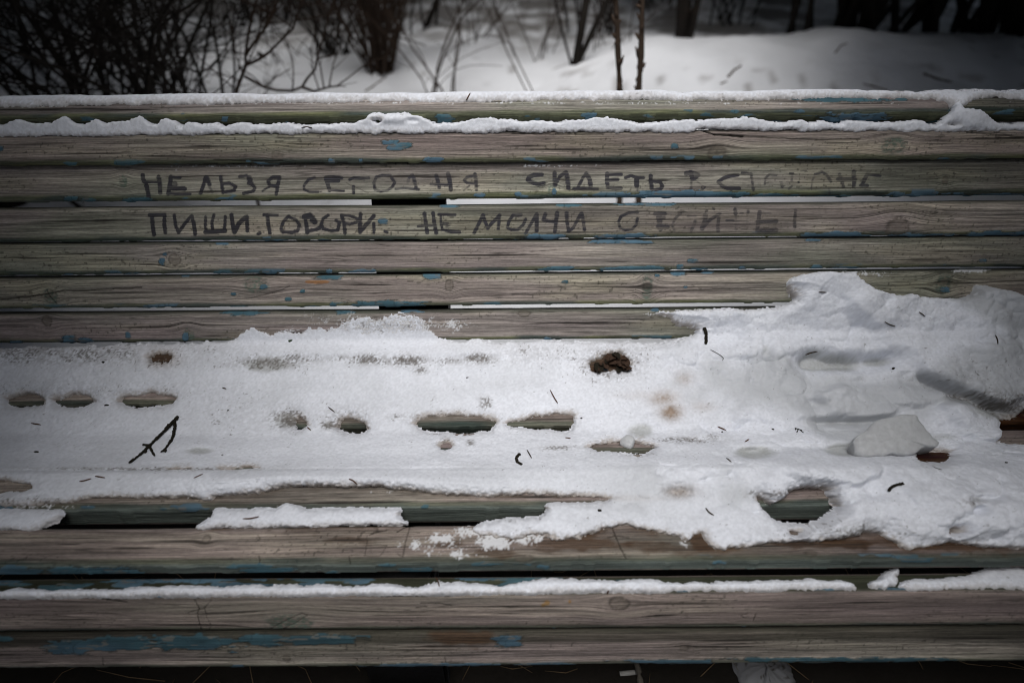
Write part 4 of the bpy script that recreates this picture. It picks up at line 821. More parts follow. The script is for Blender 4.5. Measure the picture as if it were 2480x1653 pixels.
NEEDLES = [
 ([(75, 1024), (99, 1028)], 'thin straight brown needle on the snow below the first two oval melt holes', None),
 ([(192, 1165), (205, 1163), (221, 1158)], 'brown needle curving upward, first of a pair low on the snow beneath the forked twig', None),
 ([(230, 1152), (254, 1156)], 'brown needle sloping down, second of a pair low on the snow beneath the forked twig', None),
 ([(469, 1157), (491, 1147)], 'pale tan needle lying below the thin slit of wood in the snow', None),
 ([(795, 985), (810, 997)], 'short dark needle on the snow between the small icy hole and the next melt hole', None),
 ([(845, 1159), (854, 1162), (865, 1172)], 'rusty brown arched needle on the drift just above the bare seat slat', None),
 ([(588, 1255), (606, 1255), (627, 1250)], 'curved brown needle on the flat-topped snow strip in the gap', GAPKEY),
 ([(1056, 1397), (1061, 1407), (1064, 1419)], 'reddish needle stuck in the snow strip on the front seat edge', LOWKEY),
 ([(1332, 943), (1343, 964), (1351, 976)], 'long thin dark needle standing on the snow above the green-edged melt hole', None),
 ([(1276, 1088), (1288, 1109)], 'straight dark needle beside the thick curled bit on the snow', None),
 ([(1720, 846), (1731, 852), (1744, 859), (1753, 867), (1749, 873)], 'thread-thin hooked stalk on the heaped snow below the dark catkin', None),
 ([(1951, 859), (1964, 854), (1980, 851)], 'dark needle at the rim of the grey icy hollow in the heap', None),
 ([(2143, 779), (2154, 786), (2168, 790)], 'dark bent needle high on the clean face of the snow heap', None),
 ([(2226, 755), (2241, 766)], 'short dark needle near the top outline of the snow heap', None),
 ([(2411, 811), (2416, 822), (2417, 833)], 'upright dark needle on the heap close to the bench end', None),
 ([(1983, 707), (2002, 708)], 'flat dark needle on the tongue of snow that climbs the backrest', None),
 ([(1738, 1032), (1758, 1041)], 'red-brown needle on the snow with a dark crumb beside it', None),
 ([(1709, 1229), (1717, 1240), (1729, 1247)], 'olive needle on the snow left of the large dark hole at the front', None),
 ([(1804, 1069), (1814, 1063)], 'tiny pale needle on the snow above the grey icy pocket', None),
 ([(2258, 1128), (2267, 1133), (2282, 1137)], 'dark needle with a thin tail below the ice slab', None),
 ([(1759, 1108), (1771, 1118)], 'dark needle at the lower lip of the grey icy pocket', None),
 ([(744, 1034), (753, 1041)], 'brown needle poking from the small icy melt hole', None),
 ([(1369, 1059), (1382, 1061)], 'short orange needle above the melt hole with the ice drop', None),
 ([(1129, 243), (1139, 225)], 'dark needle standing on the snow of the top rail', RAILKEY),
 ([(730, 309), (743, 307), (756, 310)], 'grey arched needle on the snow line under the top rail', RAILKEY),
 ([(1470, 1438), (1474, 1429)], 'tiny brown needle at the lower lip of the front snow strip', LOWKEY),
 ([(538, 938), (548, 941)], 'faint grey needle on the smooth snow above the forked twig', None)]
for px, lab, key in NEEDLES:
    p = curve_on(px, key or MAINKEY, .0012, 4); t = Tubes(); n_ = len(p)
    thin = 'thread' in lab or 'tail' in lab
    r_ = (.0005 if thin else .00095) * (1 - .55 * np.linspace(-1, 1, n_) ** 4)
    t.add(p, r_, 6); tag(t.build('needle', NEEDLE if any(c in lab for c in ('brown', 'red', 'rusty', 'orange', 'pale', 'tan')) else NEEDLE_D), lab, 'needle', 'fallen needles lying on the snow')
def knobbly(t, p, r0, r1, rng, k=7, bump=.8):
    p = dense(p, 5); n_ = len(p)
    r_ = np.linspace(r0, r1, n_) * (1 + bump * (np.array([rng.random() for _ in range(n_)]) - .45))
    q = p.copy(); q[1:-1] += np.array([[rng.uniform(-1, 1) for _ in range(3)] for _ in range(n_ - 2)]) * r0 * .22
    t.add(q, r_ * 1.0, k)
rng = random.Random(4)
c2 = lambda *p: tr(p, 280, 960, 5.8725)
TW = empty('forked_twig', tuple(on_snow(360, 1075)), 'dark knobbly forked twig lying on the snow of the seat', 'twig')
t = Tubes(); knobbly(t, curve_on(c2((885, 280), (830, 350), (770, 400), (690, 490), (600, 580), (490, 690), (420, 760), (330, 840), (195, 938)), lift=.0035, n=3), 0.0025, .0015, rng); put(t.build('main_stem', DARKBIT), TW)
t = Tubes(); knobbly(t, curve_on(c2((830, 345), (850, 400), (830, 510), (800, 610), (770, 650), (720, 720), (690, 762)), lift=.003, n=3), .0022, .0013, rng)
knobbly(t, curve_on(c2((690, 760), (640, 782)), lift=.003), .0013, .0010, rng); knobbly(t, curve_on(c2((690, 755), (716, 776)), lift=.003), .0013, .001, rng); put(t.build('side_branch', DARKBIT), TW)
t = Tubes(); knobbly(t, curve_on(c2((490, 695), (440, 690), (388, 680)), lift=.004), .0019, .0012, rng); put(t.build('spur', DARKBIT), TW)
t = Tubes(); knobbly(t, curve_on(c2((480, 710), (520, 780), (552, 838)), lift=.003), .0017, .0011, rng); put(t.build('spur', DARKBIT), TW)
for (a, b) in ((830, 350), (755, 410), (590, 590), (480, 700), (420, 780), (785, 635), (700, 765)):     # buds along the twig
    u, v = c2((a, b))[0]; p = on_snow(u, v, lift=.003); t = Tubes(); t.add([p + np.array([-.0022, -.0012, .0005]), p, p + np.array([.0020, .0016, .001])], [.0012, .0036, .0012], 6)
    put(t.build('bud', DARKBIT), TW)
def thick_bit(name, px, rad, lab, cat, seed, mat=DARKBIT):
    t = Tubes(); knobbly(t, curve_on(px, lift=.002), rad, rad * .8, random.Random(seed), 8, .7); return tag(t.build(name, mat), lab, cat)
thick_bit('catkin', [(1706, 796), (1710, 804), (1711, 815), (1709, 831)], .0026, 'dark fallen catkin on the heaped snow just under the backrest slat', 'catkin', 1)
thick_bit('plant_bit', [(1258, 1099), (1250, 1107), (1252, 1118), (1264, 1124)], .0019, 'thick dark hook-shaped plant bit on the snow in the middle of the seat', 'plant bit', 2)
thick_bit('cone_scale', [(2152, 1188), (2160, 1178), (2172, 1173), (2188, 1170)], .0017, 'dark toothed arched bit, thick at one end, on the snow below the ice slab', 'plant bit', 3)
def crumb(px, rx, ry, lab, name, cat, mat, seed, h=.5, key=MAINKEY):
    """irregular flat crumb"""
    p = on_snow(*px, key, .0003); rg = random.Random(seed); n1, n2 = 5, 9; V = []
    ex = np.array([1.0, 0, 0]); ey = np.array([0, .78, .62]); ez = np.array([0, -.62, .78]); a0 = rg.uniform(0, 3)
    ra = [rg.uniform(.6, 1.2) for _ in range(n2)]
    for i in range(n1):
        th = math.pi * (i + .5) / n1
        for j in range(n2):
            ph = 2 * math.pi * j / n2 + a0; rr = math.sin(th) * ra[j] * rg.uniform(.85, 1.15)
            V.append(p + ex * rx * rr * math.cos(ph) + ey * ry * rr * math.sin(ph) + ez * min(rx, ry) * h * math.cos(th))
    return tag(mesh_np(name, V, grid_faces(n1, n2, True), mat, None, None, False, [list(range(n2))[::-1], list(range((n1 - 1) * n2, n1 * n2))]), lab, cat)
LEAFBROWN = mat_flat('rotten_leaf', (.045, .026, .017), .9, .7, 300); LEAFGREEN = mat_flat('green_bit', (.02, .05, .012), .7, .5, 300)
crumb((703, 825), .0042, .0026, 'small green leaf bit on the snow smear at the foot of the backrest', 'leaf_bit', 'leaf bit', LEAFGREEN, 1)
crumb((250, 877), .0028, .0024, 'round black crumb on the thin dirty snow beside the brown melt spot', 'crumb', 'crumb', DARKBIT, 2, .9)
crumb((88, 1094), .0045, .0018, 'dark sunken sliver in the snow at the darker end of the seat', 'bark_bit', 'bark bit', DARKBIT, 3)
crumb((258, 980), .0050, .0016, 'dark wedge of bark between the second and third melt holes', 'bark_bit', 'bark bit', DARKBIT, 4)
crumb((2164, 892), .0024, .0021, 'round black seed on the clean snow of the heap', 'seed', 'seed', DARKBIT, 5, .9)
crumb((1872, 1039), .0024, .0014, 'tiny dark crumb left of the small sprig on the snow', 'crumb', 'crumb', DARKBIT, 6)
crumb((1408, 1012), .0022, .0014, 'tiny black crumb beside the green-edged melt hole', 'crumb', 'crumb', DARKBIT, 7)
crumb((1132, 914), .0026, .0013, 'dark bark flake on the snow behind the widest melt hole', 'bark_bit', 'bark bit', DARKBIT, 8)
crumb((538, 1101), .0018, .0012, 'black seed right of the grey ice spot below the twig', 'seed', 'seed', DARKBIT, 9)
crumb((1749, 1045), .0018, .0014, 'dark crumb just under the red-brown needle', 'crumb', 'crumb', DARKBIT, 10, .8)
crumb((2437, 1120), .0024, .0014, 'dark crumb on the smooth snow between ice slab and bench end', 'crumb', 'crumb', DARKBIT, 11)
crumb((376, 1132), .0020, .0010, 'dark sliver on the crease of the snow below the twig', 'crumb', 'crumb', DARKBIT, 12)
crumb((1452, 1236), .0036, .0020, 'dark bit melted into the snow of the front gap', 'bark_bit', 'bark bit', DARKBIT, 13)
crumb((552, 993), .0016, .0012, 'grey speck on the smooth snow above the twig', 'crumb', 'crumb', DARKBIT, 14)
t = Tubes()
for (a, b) in (((1925, 1036), (1942, 1041)), ((1934, 1038), (1930, 1046)), ((1936, 1039), (1946, 1047)), ((1928, 1036), (1926, 1040))): t.add(curve_on([a, b], lift=.0015), .0007, 5)
tag(t.build('sprig', DARKBIT), 'tiny dark branching sprig on the snow in front of the heap', 'sprig')
# rotten leaves in the brown melt hole
LL = empty('leaf_clump', tuple(on_snow(1480, 890)), 'clump of rotten brown leaves melted into the snow at the back of the seat', 'leaf clump')
rg = random.Random(8); s0 = SECT['s0']
for i, (u, v, w_) in enumerate([(1450, 890, 16), (1462, 886, 14), (1478, 868, 16), (1492, 862, 12), (1505, 885, 16), (1515, 880, 14), (1500, 895, 14), (1487, 882, 12), (1520, 895, 12), (1470, 875, 12), (1446, 898, 10), (1512, 870, 10)]):
    zz = .44 - .02 * (v - 840) / 65; d = ray(u, v); tt = (zz + .005 - CAM[2]) / d[2]; c = CAM + d * tt
    a = rg.uniform(0, 6.3); L = w_ * .00066; Wd = L * rg.uniform(.5, .8); n1 = 6; V = []
    for i1 in range(n1 + 1):
        s_ = i1 / n1 * 2 - 1
        for j1 in range(5):
            q_ = (j1 - 2) / 2 * math.sqrt(max(0, 1 - s_ * s_ * .9)); lx, ly = s_ * L, q_ * Wd
            V.append(c + np.array([lx * math.cos(a) - ly * math.sin(a), (lx * math.sin(a) + ly * math.cos(a)), .004 * abs(q_) + rg.uniform(-.0015, .002) + .003 * s_ * rg.uniform(-.5, 1)]))
    put(mesh_np('leaf', V, grid_faces(n1 + 1, 5), LEAFBROWN if i % 3 else DARKBIT), LL)
# ice
ICE, nt_, b_ = mat_new('grey_ice')
b_.inputs['Base Color'].default_value = (.50, .51, .52, 1); b_.inputs['Roughness'].default_value = .38; b_.inputs['Subsurface Weight'].default_value = .45; b_.inputs['Subsurface Radius'].default_value = (.9, 1.0, 1.0); b_.inputs['Subsurface Scale'].default_value = .010; b_.inputs['IOR'].default_value = 1.31
b_.inputs['Transmission Weight'].default_value = .12
co_ = nd(nt_, 'ShaderNodeTexCoord'); n_1 = nd(nt_, 'ShaderNodeTexNoise'); n_1.inputs['Scale'].default_value = 130; n_1.inputs['Detail'].default_value = 5
nt_.links.new(co_.outputs['Object'], n_1.inputs['Vector'])
mx_ = nd(nt_, 'ShaderNodeMix'); mx_.data_type = 'RGBA'; mx_.inputs[6].default_value = (.40, .405, .41, 1); mx_.inputs[7].default_value = (.66, .67, .68, 1)
nt_.links.new(n_1.outputs['Fac'], mx_.inputs[0]); nt_.links.new(mx_.outputs[2], b_.inputs['Base Color'])
bp_ = nd(nt_, 'ShaderNodeBump'); bp_.inputs['Strength'].default_value = .5; bp_.inputs['Distance'].default_value = .0025; nt_.links.new(n_1.outputs['Fac'], bp_.inputs['Height']); nt_.links.new(bp_.outputs[0], b_.inputs['Normal'])
def slab(name, px, plane_p, plane_n, th, lab, cat, seed, dome=.003, grp=None):
    pl = chaikin(chaikin(px)); P = []
    pl = pl + 7.0 * np.stack([fbm(pl[:, 0] * .05, pl[:, 1] * .05, seed + 5, 3) - .5, fbm(pl[:, 0] * .05, pl[:, 1] * .05, seed + 9, 3) - .5], 1) * min(2.0, np.ptp(pl[:, 0]) / 120)
    plane_n = np.array(plane_n) / np.linalg.norm(plane_n)
    for u, v in pl:
        d = ray(u, v); P.append(CAM + d * (((plane_p - CAM) @ plane_n) / (d @ plane_n)))
    P = np.array(P); k = len(P); c = P.mean(0); V = []; rg = np.random.RandomState(seed)
    rings = [(.90, -th), (.96, -th * .8), (1.0, -th * .5), (1.0, -th * .15), (.985, 0), (.90, .35 * dome), (.72, .75 * dome), (.5, .95 * dome), (.25, dome), (.004, dome)]
    for s_, off in rings:
        R = c + (P - c) * s_ + plane_n * off
        R = R + plane_n * ((fbm(R[:, 0] * 45, R[:, 1] * 45, seed, 4) - .5) * .007)[:, None] + (R - c) * ((fbm(R[:, 0] * 120, R[:, 1] * 120 + off * 300, seed + 1, 3) - .5) * .10)[:, None]
        V.append(R)
    V = np.concatenate(V)
    return tag(mesh_np(name, V, grid_faces(len(rings), k, True), ICE, None, None, True, [list(range(k))[::-1], list(range((len(rings) - 1) * k, len(rings) * k))][:1]), lab, cat, grp)
c1 = lambda *p: tr(p, 1980, 880, 4.706)
slab('ice_slab', c1((400, 880), (440, 830), (560, 735), (680, 645), (880, 600), (1060, 572), (1110, 578), (1150, 620), (1220, 715), (1320, 810), (1390, 870), (1375, 930), (1300, 945), (1165, 975), (1130, 1010), (1060, 1025), (900, 1030), (700, 1050), (560, 1060), (450, 1030), (425, 950)),
     on_snow(2140, 1075) + np.array([0, -.012, .034]), (-.06, -.36, .93), .036, 'large grey slab of ice resting on the broken snow of the seat', 'ice', 3)
slab('ice_drop', tr([(700, 1480), (740, 1400), (830, 1350), (920, 1400), (930, 1480), (900, 1550), (850, 1570), (780, 1545)], 1380, 820, 5.8725), on_snow(1518, 1066) + np.array([0, 0, .004]), (0, -.3, .95), .008, 'small clear drop of ice at the edge of a melt hole', 'ice', 5, .005)

# ------------------------------------------------------------------ ground
def terrain(x, y):
    x = np.asarray(x, float); y = np.asarray(y, float)
    bank = .195 * np.exp(-((y - 2.35) / .62) ** 2) * sst(-.1, .75, x) + .08 * np.exp(-((y - 2.6) / .7) ** 2) * sst(.6, -.4, x)
    bank = bank + .045 * np.exp(-((x - 1.62) / .22) ** 2 - ((y - 2.35) / .5) ** 2)
    far = sst(2.6, 4.8, y) * .10 + np.clip(y - 4.8, 0, 100) * .05
    nz = (fbm(x * 1.3 + 9, y * 1.3, 3, 3) - .5) * .07 * sst(.5, 1.8, y) + (fbm(x * 6, y * 6, 4, 3) - .5) * .03 + (fbm(x * 15, y * 15, 6, 2) - .5) * .018
    return bank + far + nz
xs = np.concatenate([-np.geomspace(60, 4.2, 26), np.arange(-4.1, 4.1, .03), np.geomspace(4.2, 60, 26)])
ys = np.concatenate([-np.geomspace(40, 1.6, 20), np.arange(-1.5, 5.5, .03), np.geomspace(5.6, 90, 30)])
GX, GY = np.meshgrid(xs, ys, indexing='ij'); gx, gy = GX.ravel(), GY.ravel(); gz = terrain(gx, gy)
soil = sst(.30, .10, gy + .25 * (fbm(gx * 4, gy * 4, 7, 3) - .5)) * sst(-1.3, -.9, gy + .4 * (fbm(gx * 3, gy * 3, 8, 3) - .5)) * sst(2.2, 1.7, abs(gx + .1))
litter = sst(2.5, 3.3, gy + .5 * (fbm(gx * 2, gy * 2, 12, 3) - .5)) * sst(.40, .62, fbm(gx * 8, gy * 8, 14, 4) + .12 * sst(2.6, 5, gy))
gc = np.tile(np.array([.78, .79, .815], np.float32), (len(gx), 1))
spk = sst(.78, .86, vnoise(gx * 17, gy * 17, 16)) * sst(.4, .7, fbm(gx * 2.5, gy * 2.5, 17, 2)) * (gy > .8)
gc = mix(gc, [.16, .14, .12], spk * .55); gc = gc * (.80 + .26 * fbm(gx * 5, gy * 5, 18, 3))[:, None]
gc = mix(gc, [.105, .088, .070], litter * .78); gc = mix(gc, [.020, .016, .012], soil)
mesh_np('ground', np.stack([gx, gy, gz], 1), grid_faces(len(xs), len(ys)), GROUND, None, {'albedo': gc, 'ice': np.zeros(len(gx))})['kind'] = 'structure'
def on_ground(u, v, ymin=.3):
    d = ray(u, v); ts = np.arange(.6, 12, .004); P = CAM + ts[:, None] * d
    h = P[:, 2] - terrain(P[:, 0], P[:, 1]); i = int(np.argmax(h < 0)) if (h < 0).any() else len(ts) - 1
    return P[i]
def at_y(u, y):                                     # foot of something standing at depth y and seen in column u
    z = 0.0
    for _ in range(4):
        dz = (np.array([0, y, z]) - CAM) @ _f; x = (u - CX) / FPX * dz; z = float(terrain(x, y))
    return np.array([x, y, z])
# snow clumps, straws and a cigarette end on the bare soil below the bench
def clump(c, rx, ry, rz, lab, seed):
    n1, n2 = 22, 44; th = np.linspace(.02, math.pi * .62, n1)[:, None] + 0 * np.zeros((1, n2)); ph = np.linspace(0, 2 * math.pi, n2, endpoint=False)[None, :] + 0 * th
    r = 1 + .5 * (fbm(np.cos(ph) * 2 + seed, np.sin(ph) * 2 + th, seed, 3) - .5) + .25 * (fbm(np.cos(ph) * 7 + seed, np.sin(ph) * 7 + 3 * th, seed + 1, 2) - .5)
    V = np.stack([c[0] + rx * r * np.sin(th) * np.cos(ph), c[1] + ry * r * np.sin(th) * np.sin(ph), c[2] + rz * r * np.cos(th)], -1).reshape(-1, 3)
    cc = mix(np.tile(np.array([.30, .30, .31], np.float32), (len(V), 1)), [.08, .07, .06], sst(.66, .8, fbm(V[:, 0] * 200, V[:, 1] * 200, seed, 2)))  # snow greyed in its colour for the shade under the bench
    tag(mesh_np('snow_clump', V, grid_faces(n1, n2, True), SNOW, None, {'albedo': cc, 'ice': np.zeros(len(V))}, True, [list(range(n2))[::-1]]), lab, 'snow clump')
def floor_pt(u, v, z=0.0):
    d = ray(u, v); return CAM + d * ((z - CAM[2]) / d[2])
clump(floor_pt(1846, 1634), .052, .055, .03, 'rounded white clump of snow on the dark soil under the front of the bench', 3)
cg = empty('cigarette_end', tuple(floor_pt(1520, 1629)), 'white cigarette end lying on the dark soil under the bench front', 'cigarette end')
a, b = floor_pt(1501, 1631, .006), floor_pt(1545, 1626, .006); t = Tubes(); t.add([a, (a + b) / 2, a + (b - a) * .82], .0042, 12); put(t.build('filter', mat_flat('paper_white', (.62, .60, .56), .8, .1, 90)), cg)
t = Tubes(); t.add([a + (b - a) * .82, a + (b - a) * .9, b], [.0042, .0043, .0035], 12); put(t.build('burnt_tip', mat_flat('ash_grey', (.16, .15, .145), .9, .5, 300)), cg)
t = Tubes(); knobbly(t, np.array([floor_pt(1540, 1600, .012), floor_pt(1548, 1625, .014), floor_pt(1552, 1660, .01)]), .0035, .0045, random.Random(5)); tag(t.build('stick', mat_flat('pale_stick', (.16, .14, .115), .9, .5, 200)), 'pale broken stick beside the cigarette end under the bench', 'stick')
t = Tubes(); rg = random.Random(12)
for i in range(260):
    x, y = rg.uniform(-1.2, 1.2), rg.uniform(-.62, -.16); a = rg.uniform(0, 6.28); L = rg.uniform(.03, .13); el = rg.uniform(.02, .7)
    p0 = np.array([x, y, .004]); d = np.array([math.cos(a) * math.cos(el), math.sin(a) * math.cos(el), math.sin(el)])
    t.add([p0, p0 + d * L * .5 + np.array([0, 0, .006]), p0 + d * L + np.array([rg.uniform(-.02, .02), rg.uniform(-.02, .02), -.004])], [.0009, .0008, .0004], 4)
tag(t.build('dry_grass', STRAW), 'dry grass straws scattered over the dark soil under the bench', 'dry grass', None, 'stuff')

# ------------------------------------------------------------------ shrubs and trunks behind
def stem_path(p, d, L, rg, wob=.12, n=9, bend=(0, 0, 0)):
    pts = [np.array(p, float)]; d = np.array(d, float); d /= np.linalg.norm(d)
    for i in range(n - 1):
        d = d + np.array([rg.gauss(0, wob), rg.gauss(0, wob), rg.gauss(0, wob * .5)]) + np.array(bend) / n; d /= np.linalg.norm(d)
        pts.append(pts[-1] + d * L / (n - 1))
    return np.array(pts)
def grow(t, p, d, L, r, rg, lev, nb, wob=.12, bend=(0, 0, 0), spread=.8, k=5):
    pts = stem_path(p, d, L, rg, wob, 9 if lev else 6, bend); t.add(pts, np.linspace(r, r * .45, len(pts)), k)
    t.tips = getattr(t, 'tips', []); t.tips.extend(list(pts[1:]))
    if lev <= 0: return
    for i in range(nb):
        j = rg.randint(1, len(pts) - 2); dd = pts[j + 1] - pts[j]; dd /= np.linalg.norm(dd)
        dd = dd + np.array([rg.gauss(0, spread), rg.gauss(0, spread), rg.uniform(-.2, .5)])
        grow(t, pts[j], dd, L * rg.uniform(.3, .55), r * rg.uniform(.35, .55), rg, lev - 1, max(1, nb - 1), wob * 1.2, bend, spread, 4)
def leafy(t, rg, c, rad, n, size):
    for _ in range(n):
        p = rg.choice(t.tips); a = rg.uniform(0, 6.3); e = rg.uniform(-1, 1); s_ = size * rg.uniform(.6, 1.5)
        d = np.array([math.cos(a) * math.cos(e), math.sin(a) * math.cos(e), math.sin(e)]); q = np.cross(d, [rg.uniform(-1, 1), .3, .8]); q /= np.linalg.norm(q) + 1e-9
        t.quad(p, p + d * s_ + q * s_ * .4, p + d * s_ * 2, p + d * s_ - q * s_ * .4)
GRP = 'bare shrubs standing in the snow behind the bench'
def shrub(base, n, H, r, lab, seed, mat=BARK, lev=2, nb=4, tilt=.3, foot=.05, wob=.1, bend=(0, 0, 0), spread=.7, name='bare_shrub', dirs=None, cat='shrub', group=GRP, leaves=0, leafsize=.015):
    rg = random.Random(seed); e = empty(name, tuple(base), lab, cat, group)
    for i in range(n):
        a = rg.uniform(0, 6.28); q = foot * math.sqrt(rg.random())
        p = np.array(base) + np.array([math.cos(a) * q, math.sin(a) * q, 0]); p[2] = float(terrain(p[0], p[1])) - .03
        d = (rg.gauss(0, tilt), rg.gauss(0, tilt), 1) if dirs is None else (dirs[i % len(dirs)][0], dirs[i % len(dirs)][1], 1)
        t = Tubes(); hh = H * rg.uniform(.75, 1.15); rr = r * rg.uniform(.7, 1.2) * (dirs[i % len(dirs)][2] if dirs and len(dirs[0]) > 2 else 1)
        grow(t, p, d, hh, rr, rg, lev, nb, wob, bend, spread)
        if leaves: leafy(t, rg, p + np.array(d) / np.linalg.norm(d) * hh * .35, hh * .22, leaves, leafsize)
        put(t.build('stem', mat), e)
    return e
# dark trunk at the far end
tb = at_y(-150, 1.35)
tr_e = empty('old_tree', tuple(tb), 'thick black tree trunk with flared root behind the dark end of the bench', 'tree')
zz = np.linspace(-.1, 3.4, 60); an = np.linspace(0, 2 * np.pi, 96, endpoint=False); ZZ, AN = np.meshgrid(zz, an, indexing='ij')
RR = (.24 + .10 * np.exp(-np.clip(ZZ, 0, 9) / .55) + .03 * np.sin(AN * 5 + 1) * np.exp(-np.clip(ZZ, 0, 9) / .5)) * (1 + .10 * (fbm(np.cos(AN) * 9 + 5, np.sin(AN) * 9 + ZZ * 1.2, 5, 3) - .5)) * (1 - .05 * ZZ)
put(mesh_np('trunk', np.stack([tb[0] + RR * np.cos(AN), tb[1] + RR * np.sin(AN), tb[2] + ZZ], -1).reshape(-1, 3), grid_faces(60, 96, True), BARK), tr_e)
t = Tubes(); rg = random.Random(3)
for i in range(16):
    a = rg.uniform(0, 6.28); grow(t, tb + np.array([0, 0, rg.uniform(1.9, 3.3)]), (math.cos(a), math.sin(a), .5), rg.uniform(.8, 1.6), .035, rg, 2, 4)
put(t.build('crown', BARK), tr_e)
shrub(at_y(330, 1.55), 36, 1.5, .0070, 'dense dark thicket of crossing twigs with a few dead leaves next to the black trunk', 21, BARK, 2, 6, .34, .30, .16, (0, 0, 0), 1.0, leaves=16, leafsize=.017)
shrub(at_y(215, 1.9), 12, 1.5, .009, 'thin dark shrub between the black trunk and the dense thicket', 22, BARK, 2, 5, .3, .2, .14, spread=.9, leaves=8)
shrub(at_y(470, 1.45), 9, 1.0, .007, 'low leafy twigs at the outer side of the dense thicket', 23, BARK, 2, 5, .35, .16, .15, spread=1.0, leaves=10, leafsize=.018)
def traced(lines, y0, lab, seed, mat, r0):
    rg = random.Random(seed); b = at_y(lines[0][0][0], y0); e = empty('bare_shrub', tuple(b), lab, 'shrub', GRP); n_of = {}
    for li, ln in enumerate(lines):
        off = rg.uniform(-.06, .06) if li else 0; P = []
        p0 = ln[0]
        for i, (u, v) in enumerate(dense(ln, 3)):
            d = ray(u, v); y = y0 + off * min(1, i / 8); P.append(CAM + d * ((y - CAM[1]) / d[1]))
        P = np.array(P)
        if not li: P = np.concatenate([[[P[0][0] - .02, y0, float(terrain(P[0][0], y0)) - .02]], P])
        dlast = P[-1] - P[-3]; up = np.array([P[-1] + dlast * k_ * 1.2 + np.array([0, .04 * k_, .02 * k_]) for k_ in range(1, 5)])
        if ln[-1][1] <= 30: P = np.concatenate([P, up])
        t = Tubes(); t.add(P, np.linspace(r0, r0 * .5, len(P)) * (1 if not li else .8), 6)
        for _ in range(5):
            j_ = rg.randint(2, len(P) - 2); grow(t, P[j_], (rg.uniform(-1, 1), rg.uniform(-.3, .6), rg.uniform(.1, .8)), rg.uniform(.08, .3), r0 * .4, rg, 1, 2)
        put(t.build('stem', mat), e)
q3 = lambda *p: tr(p, 560, 0, 3.795)
traced([q3((35, 900), (60, 800), (90, 720), (135, 600), (130, 510), (160, 300), (200, 120), (235, 0)), q3((135, 600), (250, 550), (350, 480), (480, 350), (570, 260), (600, 150), (650, 20)), q3((130, 510), (220, 380), (320, 250), (330, 120), (320, 0)), q3((320, 250), (380, 130), (430, 10)),
        q3((120, 700), (200, 745), (300, 800), (420, 830), (560, 835), (650, 800), (700, 720), (770, 640), (790, 540), (850, 330), (900, 140), (950, 20)), q3((650, 800), (760, 840), (900, 800), (1000, 790))], 1.25, 'slender forked shrub with smooth zigzag stems behind the top rail', 24, BARK2, .0062)
shrub(at_y(820, 2.7), 24, .9, .006, 'small dark clump of drooping dead grass left of the brown broom', 25, BARK, 1, 3, .4, .10, .10, (0, 0, -.9), name='grass_clump', cat='grass clump', group=None)
shrub(on_ground(918, 172), 70, 1.3, .0042, 'brown broom of upright thin stems rising from one dark foot', 26, BARK2, 2, 4, .24, .06, .07, spread=.3)
shrub(at_y(1085, 2.2), 6, .9, .005, 'few drooping thin stems on the other side of the brown broom', 27, BARK2, 1, 2, .3, .10, .10, (0, -.3, -1.2), spread=.5)
shrub(at_y(1395, 2.42), 3, 2.2, .026, 'dark leaning trunk with two thin side stems near the two dry stalks', 28, BARK, 2, 3, .05, .015, .05, dirs=[(.10, .1, 1), (-.32, .1, .35), (.30, .05, .5)])
shrub(at_y(1345, 1.9), 2, .8, .004, 'single thin bowed stem in the snow left of the dry stalks', 29, BARK2, 0, 0, .1, .02, .06, dirs=[(-.55, .3, 1), (-.5, .2, 1)])
def stalk(u, y, lab, seed, H):
    rg = random.Random(seed); b = at_y(u, y); e = empty('dry_stalk', tuple(b), lab, 'plant stalk', 'dry seed stalks close behind the top rail'); t = Tubes()
    pts = stem_path(b - np.array([0, 0, .03]), (-.03, 0, 1), H, rg, .018, 26); t.add(pts, np.linspace(.0085, .006, 26) * np.array([rg.uniform(.8, 1.3) for _ in range(26)]), 7)
    for j in range(2, 25):
        for _ in range(3):
            a = rg.uniform(0, 6.3); d = np.array([math.cos(a) * .5, math.sin(a) * .5, rg.uniform(.3, 1)]); L = rg.uniform(.012, .045); p = pts[j] + (pts[j] - pts[j - 1]) * rg.random()
            t.add([p - d * .004, p + d * L * .5, p + d * L], [.003, .0062 * rg.uniform(.6, 1.3), .0016], 5)
    put(t.build('stem', STALK), e)
stalk(1487, .95, 'taller and thicker of two brown dry seed stalks behind the top rail', 2, 1.35); stalk(1545, 1.0, 'thinner dry seed stalk standing right of the thicker one', 5, 1.2)
shrub(at_y(1668, 2.62), 5, 2.2, .026, 'pair of straight black stems with a thin forked one, alone behind the snow bank', 30, BARK, 1, 2, .05, .05, .04, dirs=[(-.02, .05, 1.3), (.02, .05, 1.1), (.10, .0, .7), (.22, .05, .55), (-.08, .1, .9)])
rgx = random.Random(91)
for (u, y, n_, r_, sp, lab, sd_) in [(1955, 2.75, 5, .016, .16, 'first group of black stems behind the bank, thin and spread apart', 31), (2050, 2.8, 9, .024, .13, 'densest group of thick black stems behind the snow bank', 32), (2135, 2.75, 7, .018, .25, 'black stems crossing each other behind the hump of the snow bank', 33),
                                    (2215, 2.8, 4, .020, .30, 'black stem leaning far over behind the snow bank', 34), (2285, 2.85, 6, .022, .22, 'black stems fanning sideways right of the leaning one', 35), (2410, 2.75, 8, .030, .18, 'thickest black stems at the far end of the snow bank', 36), (2500, 2.6, 8, .022, .3, 'tangle of black stems at the outer end of the row', 37)]:
    shrub(at_y(u, y), n_, 2.0, r_, lab, sd_, BARK, 2, 4, sp, .12, .07, spread=.6)
